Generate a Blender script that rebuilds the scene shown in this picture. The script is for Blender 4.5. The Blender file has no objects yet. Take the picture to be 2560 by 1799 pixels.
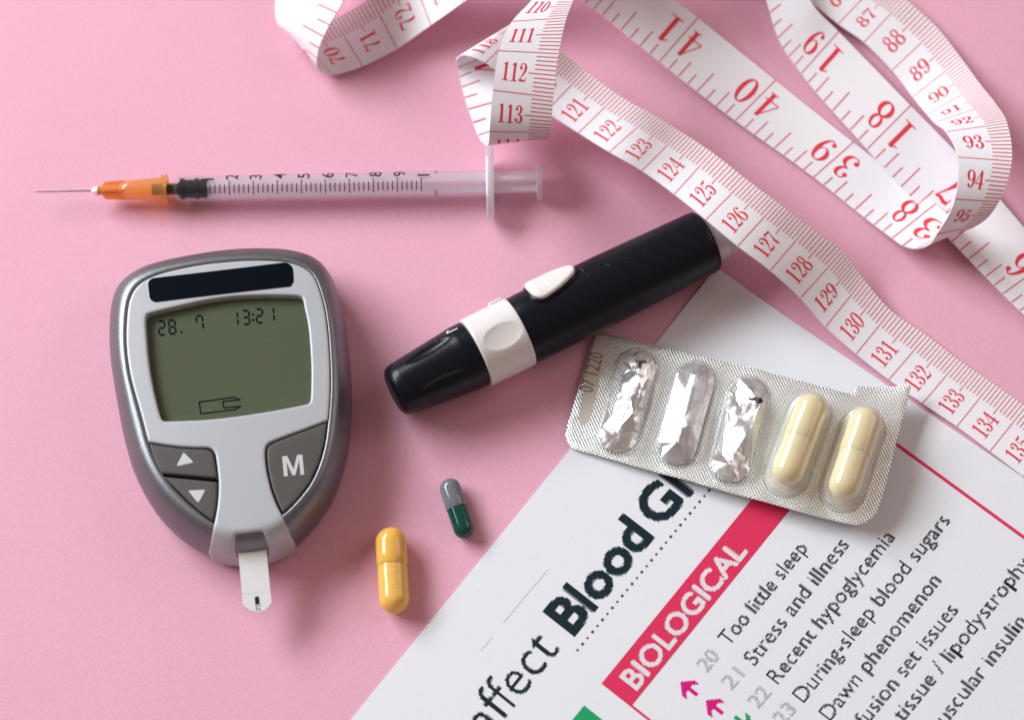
import bpy, bmesh, math, random
import numpy as np
from mathutils import Vector
from mathutils.geometry import delaunay_2d_cdt

random.seed(4)
R = math.radians
sc = bpy.context.scene
COL = sc.collection
S = 0.001                       # everything below is written in millimetres

# ------------------------------------------------------------------ camera
FPX, TILT, DIST = 5600.0, R(22), 549.0
CAM = Vector((0, -DIST * math.sin(TILT), DIST * math.cos(TILT)))
FWD = Vector((0, math.sin(TILT), -math.cos(TILT)))
UPV = Vector((0, math.cos(TILT), math.sin(TILT)))


def at(u, v, z=0.0):
    """photo pixel + height above the table (mm) -> point on that level (mm)"""
    d = FWD * FPX + Vector((1, 0, 0)) * (u - 1280.0) + UPV * (899.5 - v)
    return CAM + d * ((z - CAM.z) / d.z)


cam = bpy.data.cameras.new('camera')
cam.lens, cam.sensor_width = 36 * FPX / 2560, 36
cam.clip_start, cam.clip_end = 0.01, 20
co = bpy.data.objects.new('camera', cam)
COL.objects.link(co)
co.location = CAM * S
co.rotation_euler = (TILT, 0, 0)
cam.dof.use_dof = True
cam.dof.focus_distance = (at(1250, 980, 8) - CAM).dot(FWD) * S
cam.dof.aperture_fstop = 9.0
sc.camera = co

# ------------------------------------------------------------------ room light
w = bpy.data.worlds.new('World')
sc.world = w
w.use_nodes = True
w.node_tree.nodes['Background'].inputs[0].default_value = (1.0, 0.69, 0.57, 1)
w.node_tree.nodes['Background'].inputs[1].default_value = 0.26
sc.view_settings.view_transform = 'Standard'
sc.view_settings.look = 'None'
sc.view_settings.exposure = 0.0


def area(name, loc, aim, sx, sy, power, col):
    l = bpy.data.lights.new(name, 'AREA')
    l.shape, l.size, l.size_y, l.energy, l.color = 'RECTANGLE', sx * S, sy * S, power, col
    o = bpy.data.objects.new(name, l)
    COL.objects.link(o)
    o.location = Vector(loc) * S
    o.rotation_euler = (Vector(aim) - Vector(loc)).to_track_quat('-Z', 'Y').to_euler()


area('window_light', (-1100, 640, 880), (0, 0, 0), 1250, 520, 35.5, (0.915, 0.965, 1.0))
area('room_bounce_light', (900, 330, 700), (20, 0, 0), 600, 600, 2.0, (1.0, 0.90, 0.88))

# ------------------------------------------------------------------ materials
MATS = {}


def mat(name, col, rough=0.5, metal=0.0, var=0.0, vscale=300.0, bump=0.0, bscale=2000.0, spec=0.5, coat=0.0, sub=0.0):
    if name in MATS:
        return MATS[name]
    m = bpy.data.materials.new(name)
    m.use_nodes = True
    nt = m.node_tree
    b = nt.nodes['Principled BSDF']
    b.inputs['Base Color'].default_value = (*col, 1)
    b.inputs['Roughness'].default_value = rough
    b.inputs['Metallic'].default_value = metal
    b.inputs['Specular IOR Level'].default_value = spec
    b.inputs['Coat Weight'].default_value = coat
    b.inputs['Coat Roughness'].default_value = 0.08
    if sub:
        b.inputs['Subsurface Weight'].default_value = sub
        b.inputs['Subsurface Radius'].default_value = (1, .6, .4)
        b.inputs['Subsurface Scale'].default_value = 0.002
    tc = nt.nodes.new('ShaderNodeTexCoord')
    if var:
        n = nt.nodes.new('ShaderNodeTexNoise')
        n.inputs['Scale'].default_value = vscale
        n.inputs['Detail'].default_value = 4
        nt.links.new(tc.outputs['Object'], n.inputs['Vector'])
        mx = nt.nodes.new('ShaderNodeMix')
        mx.data_type = 'RGBA'
        mx.inputs[6].default_value = (*[c * (1 - var) for c in col], 1)
        mx.inputs[7].default_value = (*[min(1, c * (1 + var)) for c in col], 1)
        nt.links.new(n.outputs['Fac'], mx.inputs[0])
        nt.links.new(mx.outputs[2], b.inputs['Base Color'])
    if bump:
        n = nt.nodes.new('ShaderNodeTexNoise')
        n.inputs['Scale'].default_value = bscale
        n.inputs['Detail'].default_value = 3
        nt.links.new(tc.outputs['Object'], n.inputs['Vector'])
        bp = nt.nodes.new('ShaderNodeBump')
        bp.inputs['Strength'].default_value = bump
        bp.inputs['Distance'].default_value = 0.0002
        nt.links.new(n.outputs['Fac'], bp.inputs['Height'])
        nt.links.new(bp.outputs['Normal'], b.inputs['Normal'])
    MATS[name] = m
    return m


def clear_mat(name, tint, body, amount, rough=0.12, spec=0.5, edge=0.5):
    """clear plastic: see-through facing, hazier and shinier at grazing angles"""
    m = bpy.data.materials.new(name)
    m.use_nodes = True
    nt = m.node_tree
    b = nt.nodes['Principled BSDF']
    b.inputs['Base Color'].default_value = (*body, 1)
    b.inputs['Roughness'].default_value = rough
    b.inputs['Specular IOR Level'].default_value = spec
    tr = nt.nodes.new('ShaderNodeBsdfTransparent')
    tr.inputs[0].default_value = (*tint, 1)
    lw = nt.nodes.new('ShaderNodeLayerWeight')
    lw.inputs['Blend'].default_value = 0.35
    mr = nt.nodes.new('ShaderNodeMapRange')
    mr.inputs['To Min'].default_value = amount
    mr.inputs['To Max'].default_value = min(1, amount + edge)
    nt.links.new(lw.outputs['Facing'], mr.inputs['Value'])
    mix = nt.nodes.new('ShaderNodeMixShader')
    tl = nt.nodes.new('ShaderNodeBsdfTranslucent')
    tl.inputs[0].default_value = (*body, 1)
    mb = nt.nodes.new('ShaderNodeMixShader')
    mb.inputs[0].default_value = 0.45
    nt.links.new(b.outputs[0], mb.inputs[1])
    nt.links.new(tl.outputs[0], mb.inputs[2])
    nt.links.new(mr.outputs[0], mix.inputs[0])
    nt.links.new(tr.outputs[0], mix.inputs[1])
    nt.links.new(mb.outputs[0], mix.inputs[2])
    # glossy film over everything
    gl = nt.nodes.new('ShaderNodeBsdfGlossy')
    gl.inputs['Roughness'].default_value = rough
    pw = nt.nodes.new('ShaderNodeMath')
    pw.operation = 'POWER'
    pw.inputs[1].default_value = 3.0
    lw2 = nt.nodes.new('ShaderNodeLayerWeight')
    lw2.inputs['Blend'].default_value = 0.5
    nt.links.new(lw2.outputs['Facing'], pw.inputs[0])
    fr = nt.nodes.new('ShaderNodeMath')
    fr.operation = 'MULTIPLY_ADD'
    fr.inputs[1].default_value = 0.5
    fr.inputs[2].default_value = 0.06
    nt.links.new(pw.outputs[0], fr.inputs[0])
    m2 = nt.nodes.new('ShaderNodeMixShader')
    nt.links.new(fr.outputs[0], m2.inputs[0])
    nt.links.new(mix.outputs[0], m2.inputs[1])
    nt.links.new(gl.outputs[0], m2.inputs[2])
    nt.links.new(m2.outputs[0], nt.nodes['Material Output'].inputs[0])
    return m


PINK = mat('pink_card', (0.795, 0.418, 0.543), 0.62, var=0.025, vscale=25, bump=0.22, bscale=2600, spec=0.25)
SHELL = mat('gunmetal_plastic', (0.20, 0.21, 0.23), 0.35, metal=0.8, var=0.22, vscale=5200, bump=0.25, bscale=5200)
FACE = mat('silver_plastic', (0.485, 0.515, 0.55), 0.45, metal=0.2, var=0.05, vscale=4200, bump=0.06, bscale=4000)
BUTTON = mat('grey_rubber', (0.085, 0.082, 0.078), 0.52, var=0.25, vscale=4800, bump=0.2, bscale=4600, spec=0.4)
GROOVE = mat('dark_groove', (0.008, 0.009, 0.012), 0.6)
LABEL = mat('black_label', (0.0015, 0.004, 0.009), 0.3, spec=0.1)
LCD = mat('lcd_green', (0.082, 0.104, 0.060), 0.3, var=0.06, vscale=60, spec=0.4)
LCDINK = mat('lcd_segment', (0.003, 0.006, 0.009), 0.6, spec=0.1)
PRINTW = mat('pale_print', (0.60, 0.60, 0.64), 0.5)
WHITE = mat('white_plastic', (0.74, 0.73, 0.72), 0.38, var=0.02, sub=0.15)
BLACK = mat('black_plastic', (0.003, 0.0055, 0.011), 0.30, var=0.1, bump=0.03, bscale=1500, spec=0.28)
RUBBER = mat('black_rubber', (0.002, 0.004, 0.009), 0.45, spec=0.2)
STEEL = mat('needle_steel', (0.45, 0.43, 0.42), 0.25, metal=1.0)
PAPER = mat('white_paper', (0.80, 0.835, 0.895), 0.75, var=0.02, vscale=900, bump=0.15, bscale=1800, spec=0.2)
INK = mat('dark_ink', (0.006, 0.022, 0.030), 0.7, spec=0.2)
INKMID = mat('half_ink', (0.20, 0.22, 0.25), 0.7, spec=0.2)
INKPALE = mat('pale_ink', (0.50, 0.48, 0.55), 0.7, spec=0.2)
CRIMSON = mat('crimson_print', (0.74, 0.035, 0.115), 0.7, var=0.05, vscale=1500, spec=0.2)
MAGENTA = mat('magenta_print', (0.68, 0.008, 0.22), 0.7, spec=0.2)
GREEN = mat('green_print', (0.015, 0.36, 0.14), 0.7, spec=0.2)
PAPERWHITE = mat('unprinted_white', (0.78, 0.76, 0.80), 0.75, spec=0.2)
TAPE = mat('tape_vinyl', (0.885, 0.885, 0.935), 0.42, var=0.015, vscale=700, bump=0.12, bscale=2500, spec=0.4, sub=0.0)
TAPERED = mat('tape_red_print', (0.78, 0.045, 0.080), 0.5, spec=0.3)
TICKRED = mat('tape_tick_print', (0.70, 0.13, 0.165), 0.5, spec=0.3)
STRIPW = mat('strip_white', (0.76, 0.78, 0.78), 0.5, var=0.02)
YELLOW = mat('yellow_gelatin', (0.86, 0.49, 0.10), 0.10, var=0.10, vscale=650, spec=0.5, sub=0.25)
YELLOW2 = mat('yellow_gelatin_body', (0.87, 0.51, 0.115), 0.10, var=0.12, vscale=650, spec=0.5, sub=0.25)
CREAM = mat('cream_gelatin', (0.89, 0.79, 0.48), 0.10, var=0.04, vscale=400, spec=0.5, sub=0.25)
GREYCAP = mat('grey_gelatin', (0.17, 0.185, 0.21), 0.08, spec=0.5)
GREENCAP = mat('green_gelatin', (0.002, 0.062, 0.050), 0.10, spec=0.5)
FOILDULL = mat('dull_foil', (0.72, 0.72, 0.75), 0.42, metal=1.0, bump=0.15, bscale=900)
FOILPLAIN = mat('crumpled_foil', (0.88, 0.89, 0.90), 0.30, metal=1.0, bump=0.15, bscale=900)
CLEAR = clear_mat('clear_blister_film', (0.97, 0.97, 0.97), (0.86, 0.87, 0.87), 0.04, 0.08, edge=0.45)
BARREL = clear_mat('syringe_polypropylene', (0.98, 0.97, 0.99), (0.95, 0.94, 0.95), 0.025, 0.15, edge=0.20)
MILKY = clear_mat('milky_polypropylene', (0.95, 0.93, 0.96), (0.90, 0.87, 0.91), 0.55, 0.3, edge=0.25)
ROD = clear_mat('plunger_rod_plastic', (0.97, 0.96, 0.98), (0.97, 0.95, 0.97), 0.48, 0.35, edge=0.2)
ORANGE = clear_mat('orange_hub_plastic', (1.0, 0.70, 0.34), (1.0, 0.56, 0.20), 0.42, 0.2, edge=0.2)
INNER = clear_mat('plunger_end_plastic', (0.95, 0.93, 0.93), (0.92, 0.89, 0.89), 0.92, 0.3, edge=0.2)


def foil_material():
    m = bpy.data.materials.new('embossed_foil')
    m.use_nodes = True
    nt = m.node_tree
    b = nt.nodes['Principled BSDF']
    b.inputs['Base Color'].default_value = (0.82, 0.87, 0.86, 1)
    b.inputs['Metallic'].default_value = 1.0
    b.inputs['Roughness'].default_value = 0.36
    tc = nt.nodes.new('ShaderNodeTexCoord')
    sx = nt.nodes.new('ShaderNodeSeparateXYZ')
    nt.links.new(tc.outputs['Object'], sx.inputs[0])

    def math_(op, a, bb):
        n = nt.nodes.new('ShaderNodeMath')
        n.operation = op
        for i, x in enumerate((a, bb)):
            if x is None:
                continue
            if isinstance(x, (int, float)):
                n.inputs[i].default_value = x
            else:
                nt.links.new(x, n.inputs[i])
        return n.outputs[0]
    # two families of fine ridges crossing in a lozenge pattern
    outs = []
    for ang in (R(22), R(-66)):
        p = math_('ADD', math_('MULTIPLY', sx.outputs[0], math.cos(ang)), math_('MULTIPLY', sx.outputs[1], math.sin(ang)))
        outs.append(math_('PINGPONG', p, 0.00033))
    h = math_('MULTIPLY', math_('MINIMUM', outs[0], outs[1]), 0.34)
    bp = nt.nodes.new('ShaderNodeBump')
    bp.inputs['Strength'].default_value = 1.0
    bp.inputs['Distance'].default_value = 1.0
    nt.links.new(h, bp.inputs['Height'])
    nt.links.new(bp.outputs['Normal'], b.inputs['Normal'])
    return m


FOIL = foil_material()



def specks(m):
    """a few tiny scuffs and the grain of the card"""
    nt = m.node_tree
    b = nt.nodes['Principled BSDF']
    src = b.inputs['Base Color'].links[0].from_socket
    tc = nt.nodes.new('ShaderNodeTexCoord')
    vo = nt.nodes.new('ShaderNodeTexVoronoi')
    vo.inputs['Scale'].default_value = 26
    nt.links.new(tc.outputs['Object'], vo.inputs['Vector'])
    mr = nt.nodes.new('ShaderNodeMapRange')
    mr.inputs['From Min'].default_value = 0.014
    mr.inputs['From Max'].default_value = 0.022
    mr.inputs['To Min'].default_value = 0.80
    mr.inputs['To Max'].default_value = 1.0
    nt.links.new(vo.outputs['Distance'], mr.inputs['Value'])
    no = nt.nodes.new('ShaderNodeTexNoise')
    no.inputs['Scale'].default_value = 1900
    no.inputs['Detail'].default_value = 1
    nt.links.new(tc.outputs['Object'], no.inputs['Vector'])
    g = nt.nodes.new('ShaderNodeMapRange')
    g.inputs['To Min'].default_value = 0.88
    g.inputs['To Max'].default_value = 1.12
    nt.links.new(no.outputs['Fac'], g.inputs['Value'])
    mu = nt.nodes.new('ShaderNodeMath')
    mu.operation = 'MULTIPLY'
    nt.links.new(mr.outputs[0], mu.inputs[0])
    nt.links.new(g.outputs[0], mu.inputs[1])
    sc_ = nt.nodes.new('ShaderNodeVectorMath')
    sc_.operation = 'SCALE'
    nt.links.new(src, sc_.inputs[0])
    nt.links.new(mu.outputs[0], sc_.inputs['Scale'])
    nt.links.new(sc_.outputs[0], b.inputs['Base Color'])


specks(PINK)


def crinkle(m, scale, amount):
    """sharp random creases of crushed foil"""
    nt = m.node_tree
    b = nt.nodes['Principled BSDF']
    tc = nt.nodes.new('ShaderNodeTexCoord')
    no = nt.nodes.new('ShaderNodeTexNoise')
    no.inputs['Scale'].default_value = scale
    no.inputs['Detail'].default_value = 2
    nt.links.new(tc.outputs['Object'], no.inputs['Vector'])
    su = nt.nodes.new('ShaderNodeMath')
    su.operation = 'SUBTRACT'
    su.inputs[1].default_value = 0.5
    nt.links.new(no.outputs['Fac'], su.inputs[0])
    ab = nt.nodes.new('ShaderNodeMath')
    ab.operation = 'ABSOLUTE'
    nt.links.new(su.outputs[0], ab.inputs[0])
    bp = nt.nodes.new('ShaderNodeBump')
    bp.inputs['Strength'].default_value = 1.0
    bp.inputs['Distance'].default_value = amount
    nt.links.new(ab.outputs[0], bp.inputs['Height'])
    nt.links.new(bp.outputs['Normal'], b.inputs['Normal'])


crinkle(FOILPLAIN, 150, 0.0013)
crinkle(FOILDULL, 130, 0.0010)

# ------------------------------------------------------------------ object helpers
BASE = {}


def tag(o, label, cat, group=None):
    o['label'], o['category'] = label, cat
    if group:
        o['group'] = group
    return o


def thing(name, label, cat, loc, group=None):
    o = bpy.data.objects.new(name, None)
    COL.objects.link(o)
    o.empty_display_size = 0.01
    o.location = Vector(loc) * S
    BASE[o] = Vector(loc)
    return tag(o, label, cat, group)


def obj(name, vf, material, parent=None, smooth=True, angle=40, label=None):
    verts, faces = vf[0], vf[1]
    L = BASE[parent] if parent else Vector((0, 0, 0))
    if not parent:
        xs = np.array([tuple(p) for p in verts])
        L = Vector(((xs[:, 0].min() + xs[:, 0].max()) / 2, (xs[:, 1].min() + xs[:, 1].max()) / 2, xs[:, 2].min()))
    me = bpy.data.meshes.new(name)
    me.from_pydata([tuple((Vector(p) - L) * S) for p in verts], [], faces)
    mats = material if isinstance(material, (list, tuple)) else [material]
    for m in mats:
        me.materials.append(m)
    if len(vf) > 2 and vf[2] is not None:
        me.polygons.foreach_set('material_index', vf[2])
    me.update()
    if smooth:
        me.polygons.foreach_set('use_smooth', [True] * len(me.polygons))
        me.set_sharp_from_angle(angle=R(angle))
    o = bpy.data.objects.new(name, me)
    COL.objects.link(o)
    if parent:
        o.parent = parent
    else:
        o.location = L * S
    BASE[o] = L
    if label:
        o['label'] = label
    return o


def join(*parts):
    V, F, M = [], [], []
    for k, p in enumerate(parts):
        n = len(V)
        V += list(p[0])
        F += [tuple(i + n for i in f) for f in p[1]]
        M += list(p[2]) if len(p) > 2 and p[2] is not None else [0] * len(p[1])
    return V, F, M


def spline(pts, n=8, closed=False):
    P = [np.array(p, float) for p in pts]
    out, N = [], len(P)
    for i in range(N if closed else N - 1):
        if closed:
            a, b, c, d = P[i - 1], P[i], P[(i + 1) % N], P[(i + 2) % N]
        else:
            b, c = P[i], P[i + 1]
            a = P[i - 1] if i else 2 * b - c
            d = P[i + 2] if i + 2 < N else 2 * c - b
        for k in range(n):
            t = k / n
            out.append(0.5 * (2 * b + (c - a) * t + (2 * a - 5 * b + 4 * c - d) * t * t + (3 * b - a - 3 * c + d) * t ** 3))
    if not closed:
        out.append(P[-1])
    return out


def resample(pts, step, closed=True):
    P = np.array([p[:2] for p in pts])
    if closed:
        P = np.vstack([P, P[:1]])
    seg = np.hypot(*np.diff(P, axis=0).T)
    cum = np.concatenate([[0], np.cumsum(seg)])
    n = max(3, int(round(cum[-1] / step)))
    s = np.linspace(0, cum[-1], n + 1)
    out = np.stack([np.interp(s, cum, P[:, 0]), np.interp(s, cum, P[:, 1])], 1)
    return out[:-1] if closed else out


def inside(P, loop):
    x, y = P[:, 0][:, None], P[:, 1][:, None]
    A = np.asarray(loop)
    B = np.roll(A, -1, axis=0)
    c = ((A[:, 1] > y) != (B[:, 1] > y)) & (x < (B[:, 0] - A[:, 0]) * (y - A[:, 1]) / (B[:, 1] - A[:, 1] + 1e-12) + A[:, 0])
    return c.sum(1) % 2 == 1


def dist(P, loops):
    best = np.full(len(P), 1e9)
    for A in loops:
        A = np.asarray(A)
        d = np.roll(A, -1, axis=0) - A
        L2 = (d ** 2).sum(1) + 1e-12
        for i in range(0, len(P), 2000):
            q = P[i:i + 2000]
            t = (((q[:, None] - A[None]) * d[None]).sum(2) / L2).clip(0, 1)
            v = q[:, None] - (A[None] + d[None] * t[:, :, None])
            best[i:i + 2000] = np.minimum(best[i:i + 2000], np.sqrt((v ** 2).sum(2)).min(1))
    return best


def signed_area(a):
    a = np.asarray(a)
    return 0.5 * (a[:, 0] * np.roll(a[:, 1], -1) - np.roll(a[:, 0], -1) * a[:, 1]).sum()


def normals2(a):
    a = np.asarray(a)
    t = np.roll(a, -1, axis=0) - np.roll(a, 1, axis=0)
    t /= np.linalg.norm(t, axis=1)[:, None] + 1e-12
    return np.stack([-t[:, 1], t[:, 0]], 1)          # points inwards for a counter-clockwise loop


def offset(a, d):
    a = np.asarray(a)
    if signed_area(a) < 0:
        a = a[::-1]
    return a + normals2(a) * d


def plate(outline, zf, bevel=0.0, skirt=0.0, holes=(), grid=2.0, step=None, hole_skirt=None, nb=4, raw=False, foot_drop=False):
    """solid plate: outline polygon (mm) with a rounded edge; top surface height zf(x, y)"""
    step = step or grid * 0.7
    loops = [np.asarray(outline) if raw else resample(outline, step)] + [resample(h, step) for h in holes]
    if signed_area(loops[0]) < 0:
        loops[0] = loops[0][::-1]
    for i in range(1, len(loops)):
        if signed_area(loops[i]) > 0:
            loops[i] = loops[i][::-1]
    pts, edges = [], []
    for lp in loops:
        n0 = len(pts)
        pts += [tuple(p) for p in lp]
        edges += [(n0 + i, n0 + (i + 1) % len(lp)) for i in range(len(lp))]
    nb0 = len(pts)
    extra = []
    if bevel:
        for k in range(1, nb + 1):
            d = bevel * (1 - math.cos(math.pi / 2 * k / nb))
            for lp in loops:
                q = lp + normals2(lp) * d
                q = q[dist(q, loops) > d * 0.85]
                extra.append(q)
    lo, hi = loops[0].min(0), loops[0].max(0)
    gx, gy = np.meshgrid(np.arange(lo[0], hi[0], grid), np.arange(lo[1], hi[1], grid))
    G = np.stack([gx.ravel(), gy.ravel()], 1) + 0.137 * grid
    if len(G):
        G = G[inside(G, loops[0])]
    if len(G):
        G = G[dist(G, loops) > max(bevel * 1.25, grid * 0.45)]
        extra.append(G)
    E = np.vstack(extra) if extra else np.zeros((0, 2))
    if len(E):
        ok = inside(E, loops[0])
        for h in loops[1:]:
            ok &= ~inside(E, h)
        E = E[ok]
    allp = [Vector(p) for p in pts] + [Vector(p) for p in E]
    vo, eo, fo, ov, oe, of = delaunay_2d_cdt(allp, edges, [], 0, 1e-6)
    V = np.array([tuple(v) for v in vo])
    F = [f for f in fo]
    cen = np.array([V[list(f)].mean(0) for f in F])
    ok = inside(cen, loops[0])
    for h in loops[1:]:
        ok &= ~inside(cen, h)
    F = [tuple(f) for f, k in zip(F, ok) if k]
    d = dist(V, loops)
    z = np.array([zf(x, y) for x, y in V])
    if bevel:
        q = np.clip(bevel - d, 0, bevel)
        z = z - (bevel - np.sqrt(bevel ** 2 - q ** 2))
    verts = [(V[i, 0], V[i, 1], z[i]) for i in range(len(V))]
    # orientation up
    faces = []
    for f in F:
        a, b, c = V[f[0]], V[f[1]], V[f[2]]
        faces.append(f if (b[0] - a[0]) * (c[1] - a[1]) - (b[1] - a[1]) * (c[0] - a[0]) > 0 else f[::-1])
    if skirt:
        idx = {}
        for i, src in enumerate(ov):
            for s_ in src:
                if s_ < nb0:
                    idx[s_] = i
        n0 = 0
        for li, lp in enumerate(loops):
            dep = skirt if li == 0 else (hole_skirt or skirt)
            top = [idx[n0 + i] for i in range(len(lp))]
            b0 = len(verts)
            verts += [(verts[i][0], verts[i][1], 2.2 if foot_drop and verts[i][2] < 12 else verts[i][2] - dep) for i in top]
            m = len(top)
            faces += [(top[i], b0 + i, b0 + (i + 1) % m, top[(i + 1) % m]) for i in range(m)]
            if li == 0 and not holes:
                faces.append(tuple(b0 + i for i in range(m))[::-1])
            n0 += len(lp)
    return verts, faces


def lathe(p0, axis, prof, nphi=64, rf=None, up=Vector((0, 0, 1))):
    """turned solid about an axis; prof = [(t, r)]; rf(t, phi) is subtracted from r"""
    a = axis.normalized()
    b = up.cross(a).normalized()
    V, F = [], []
    for t, r in prof:
        for k in range(nphi):
            ph = 2 * math.pi * k / nphi
            rr = r - (rf(t, ph) if rf else 0)
            V.append(p0 + a * t + up * (rr * math.cos(ph)) + b * (rr * math.sin(ph)))
    for i in range(len(prof) - 1):
        for k in range(nphi):
            k2 = (k + 1) % nphi
            F.append((i * nphi + k, i * nphi + k2, (i + 1) * nphi + k2, (i + 1) * nphi + k))
    for i in (0, len(prof) - 1):
        if prof[i][1] > 1e-6:
            f = tuple(i * nphi + k for k in range(nphi))
            F.append(f[::-1] if i == 0 else f)
    return V, F


def fine(prof, step=0.6):
    out = [prof[0]]
    for (t0, r0), (t1, r1) in zip(prof, prof[1:]):
        n = max(1, int(math.hypot(t1 - t0, r1 - r0) / step))
        out += [(t0 + (t1 - t0) * i / n, r0 + (r1 - r0) * i / n) for i in range(1, n + 1)]
    return out


def text_tris(body, bold=0.0):
    """triangles of a line of sans lettering, 2-D"""
    c = bpy.data.curves.new('lettering', 'FONT')
    c.body, c.size, c.resolution_u, c.offset = body, 1.0, 3, bold
    o = bpy.data.objects.new('lettering', c)
    COL.objects.link(o)
    dg = bpy.context.evaluated_depsgraph_get()
    dg.update()
    me = bpy.data.meshes.new_from_object(o.evaluated_get(dg))
    me.calc_loop_triangles()
    P = np.array([v.co[:2] for v in me.vertices])
    T = np.array([t.vertices[:] for t in me.loop_triangles])
    bpy.data.objects.remove(o)
    bpy.data.curves.remove(c)
    bpy.data.meshes.remove(me)
    return P, T


def coverage(P, T, cell, ss=3):
    lo, hi = P.min(0) - cell, P.max(0) + cell
    h = cell / ss
    nx, ny = int((hi[0] - lo[0]) / cell) + 1, int((hi[1] - lo[1]) / cell) + 1
    G = np.zeros((ny * ss, nx * ss), bool)
    for t in T:
        A = P[t]
        i0, j0 = np.floor((A.min(0) - lo) / h).astype(int)
        i1, j1 = np.ceil((A.max(0) - lo) / h).astype(int)
        X, Y = np.meshgrid(lo[0] + (np.arange(i0, i1 + 1) + .5) * h, lo[1] + (np.arange(j0, j1 + 1) + .5) * h)
        s = [(A[(k + 1) % 3][0] - A[k][0]) * (Y - A[k][1]) - (A[(k + 1) % 3][1] - A[k][1]) * (X - A[k][0]) for k in range(3)]
        m = ((s[0] >= 0) & (s[1] >= 0) & (s[2] >= 0)) | ((s[0] <= 0) & (s[1] <= 0) & (s[2] <= 0))
        G[j0:j1 + 1, i0:i1 + 1] |= m[:G.shape[0] - j0, :G.shape[1] - i0]
    return lo, G.reshape(ny, ss, nx, ss).mean((1, 3))


# ------------------------------------------------------------------ table
tb = plate([(-1000, -800), (1000, -800), (1000, 1000), (-1000, 1000)], lambda x, y: 0.0, grid=400, step=400, skirt=8)
o = obj('table_surface', tb, PINK, smooth=False)
o['kind'] = 'structure'
o['label'] = 'smooth pale pink table surface under everything'

# ------------------------------------------------------------------ blood glucose meter
M1 = lambda x, y: (240 + x / 2.933, 600 + y / 2.933)
M2 = lambda x, y: (240 + x / 2.933, 1000 + y / 2.933)
ZW, ZT = 6.5, 15.8              # widest level, top level
outer_px = [M1(*p) for p in [(1200, 88), (1400, 95), (1560, 130), (1650, 178), (1720, 262), (1770, 370), (1803, 490), (1832, 640), (1852, 800),
            (1868, 950), (1876, 1100), (1875, 1250), (1864, 1400), (1845, 1560)]] + \
           [M2(*p) for p in [(1800, 560), (1740, 715), (1655, 850), (1560, 965), (1460, 1058), (1350, 1120), (1255, 1155), (1100, 1178), (990, 1172),
            (900, 1152), (820, 1128), (715, 1075), (600, 992), (500, 895), (410, 780), (330, 640), (270, 500), (225, 350), (190, 200)]] + \
           [M1(*p) for p in [(150, 1150), (118, 950), (103, 780), (104, 600), (118, 480), (150, 385), (200, 320), (275, 265), (370, 218), (520, 175), (700, 140), (900, 108), (1050, 93)]]
groove_px = [M1(*p) for p in [(1150, 140), (1350, 146), (1480, 172), (1560, 212), (1612, 270), (1652, 370), (1682, 480), (1703, 600), (1718, 750),
             (1727, 900), (1730, 1050), (1724, 1200), (1712, 1330)]] + \
            [M2(*p) for p in [(1692, 310), (1652, 462), (1585, 610), (1480, 745), (1370, 848), (1250, 910), (1110, 945), (980, 940), (865, 908), (760, 833), (660, 748),
             (560, 645), (480, 543), (420, 432), (370, 300), (330, 150)]] + \
            [M1(*p) for p in [(292, 1190), (264, 1090), (238, 980), (219, 850), (211, 720), (215, 600), (227, 480), (250, 400), (290, 335), (350, 290), (450, 245), (600, 205), (800, 168), (1000, 148)]]
outer = np.array([tuple(at(*p, ZW))[:2] for p in outer_px])
groove = np.array([tuple(at(*p, ZT))[:2] for p in groove_px])
mc = groove.mean(0)
NTH = 256
TH = np.linspace(-math.pi, math.pi, NTH + 1)


def polar(loop):
    L = np.array([p[:2] for p in spline([*loop], 8, True)]) - mc
    th, r = np.arctan2(L[:, 1], L[:, 0]), np.hypot(L[:, 0], L[:, 1])
    k = np.argsort(th)
    th, r = th[k], r[k]
    v = np.interp(TH, np.concatenate([th - 2 * math.pi, th, th + 2 * math.pi]), np.tile(r, 3))
    for _ in range(2):
        v[:-1] = (np.roll(v[:-1], 1) + 2 * v[:-1] + np.roll(v[:-1], -1)) / 4
        v[-1] = v[0]
    return v


RO, RG = polar(outer), polar(groove)


def zbody(x, y):
    dx, dy = x - mc[0], y - mc[1]
    th, r = math.atan2(dy, dx), math.hypot(dx, dy)
    ro, rg = np.interp(th, TH, RO), np.interp(th, TH, RG)
    rho = (r - rg) / (ro - rg)
    if rho <= 0:
        return ZT + 0.5 * (1 - min(1, r / rg) ** 2)
    return ZW + (ZT - ZW) * max(0, 1 - rho * rho) ** 0.62


meter = thing('glucose_meter', 'silver and grey blood glucose meter with green display and three grey buttons', 'glucose meter', (mc[0], mc[1], 0))
rings = []
for k, z in ((-4.2, 0.0), (-1.7, 0.7), (-0.6, 2.5), (-0.1, 4.5)):
    rings.append((RO + k, z))
for i in range(13):
    rho = 1 - (i / 12) ** 1.4
    rings.append((RO + (RG - RO) * (1 - rho), ZW + (ZT - ZW) * (1 - rho * rho) ** 0.62))
rings.append((RG - 0.25, ZT - 0.15))
rings.append((RG - 0.3, ZT - 2.0))
V, F, MI = [], [], []
for r, z in rings:
    V += [(mc[0] + r[i] * math.cos(TH[i]), mc[1] + r[i] * math.sin(TH[i]), z) for i in range(NTH)]
for j in range(len(rings) - 1):
    F += [(j * NTH + i, j * NTH + (i + 1) % NTH, (j + 1) * NTH + (i + 1) % NTH, (j + 1) * NTH + i) for i in range(NTH)]
    MI += [1 if j == len(rings) - 2 else 0] * NTH
F.append(tuple((len(rings) - 1) * NTH + i for i in range(NTH)))
F.append(tuple(range(NTH))[::-1])
MI += [1, 0]
obj('housing', (V, F, MI), [SHELL, GROOVE], meter, angle=50)


def W(pts, z):
    return [tuple(at(*p, z))[:2] for p in pts]


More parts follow.
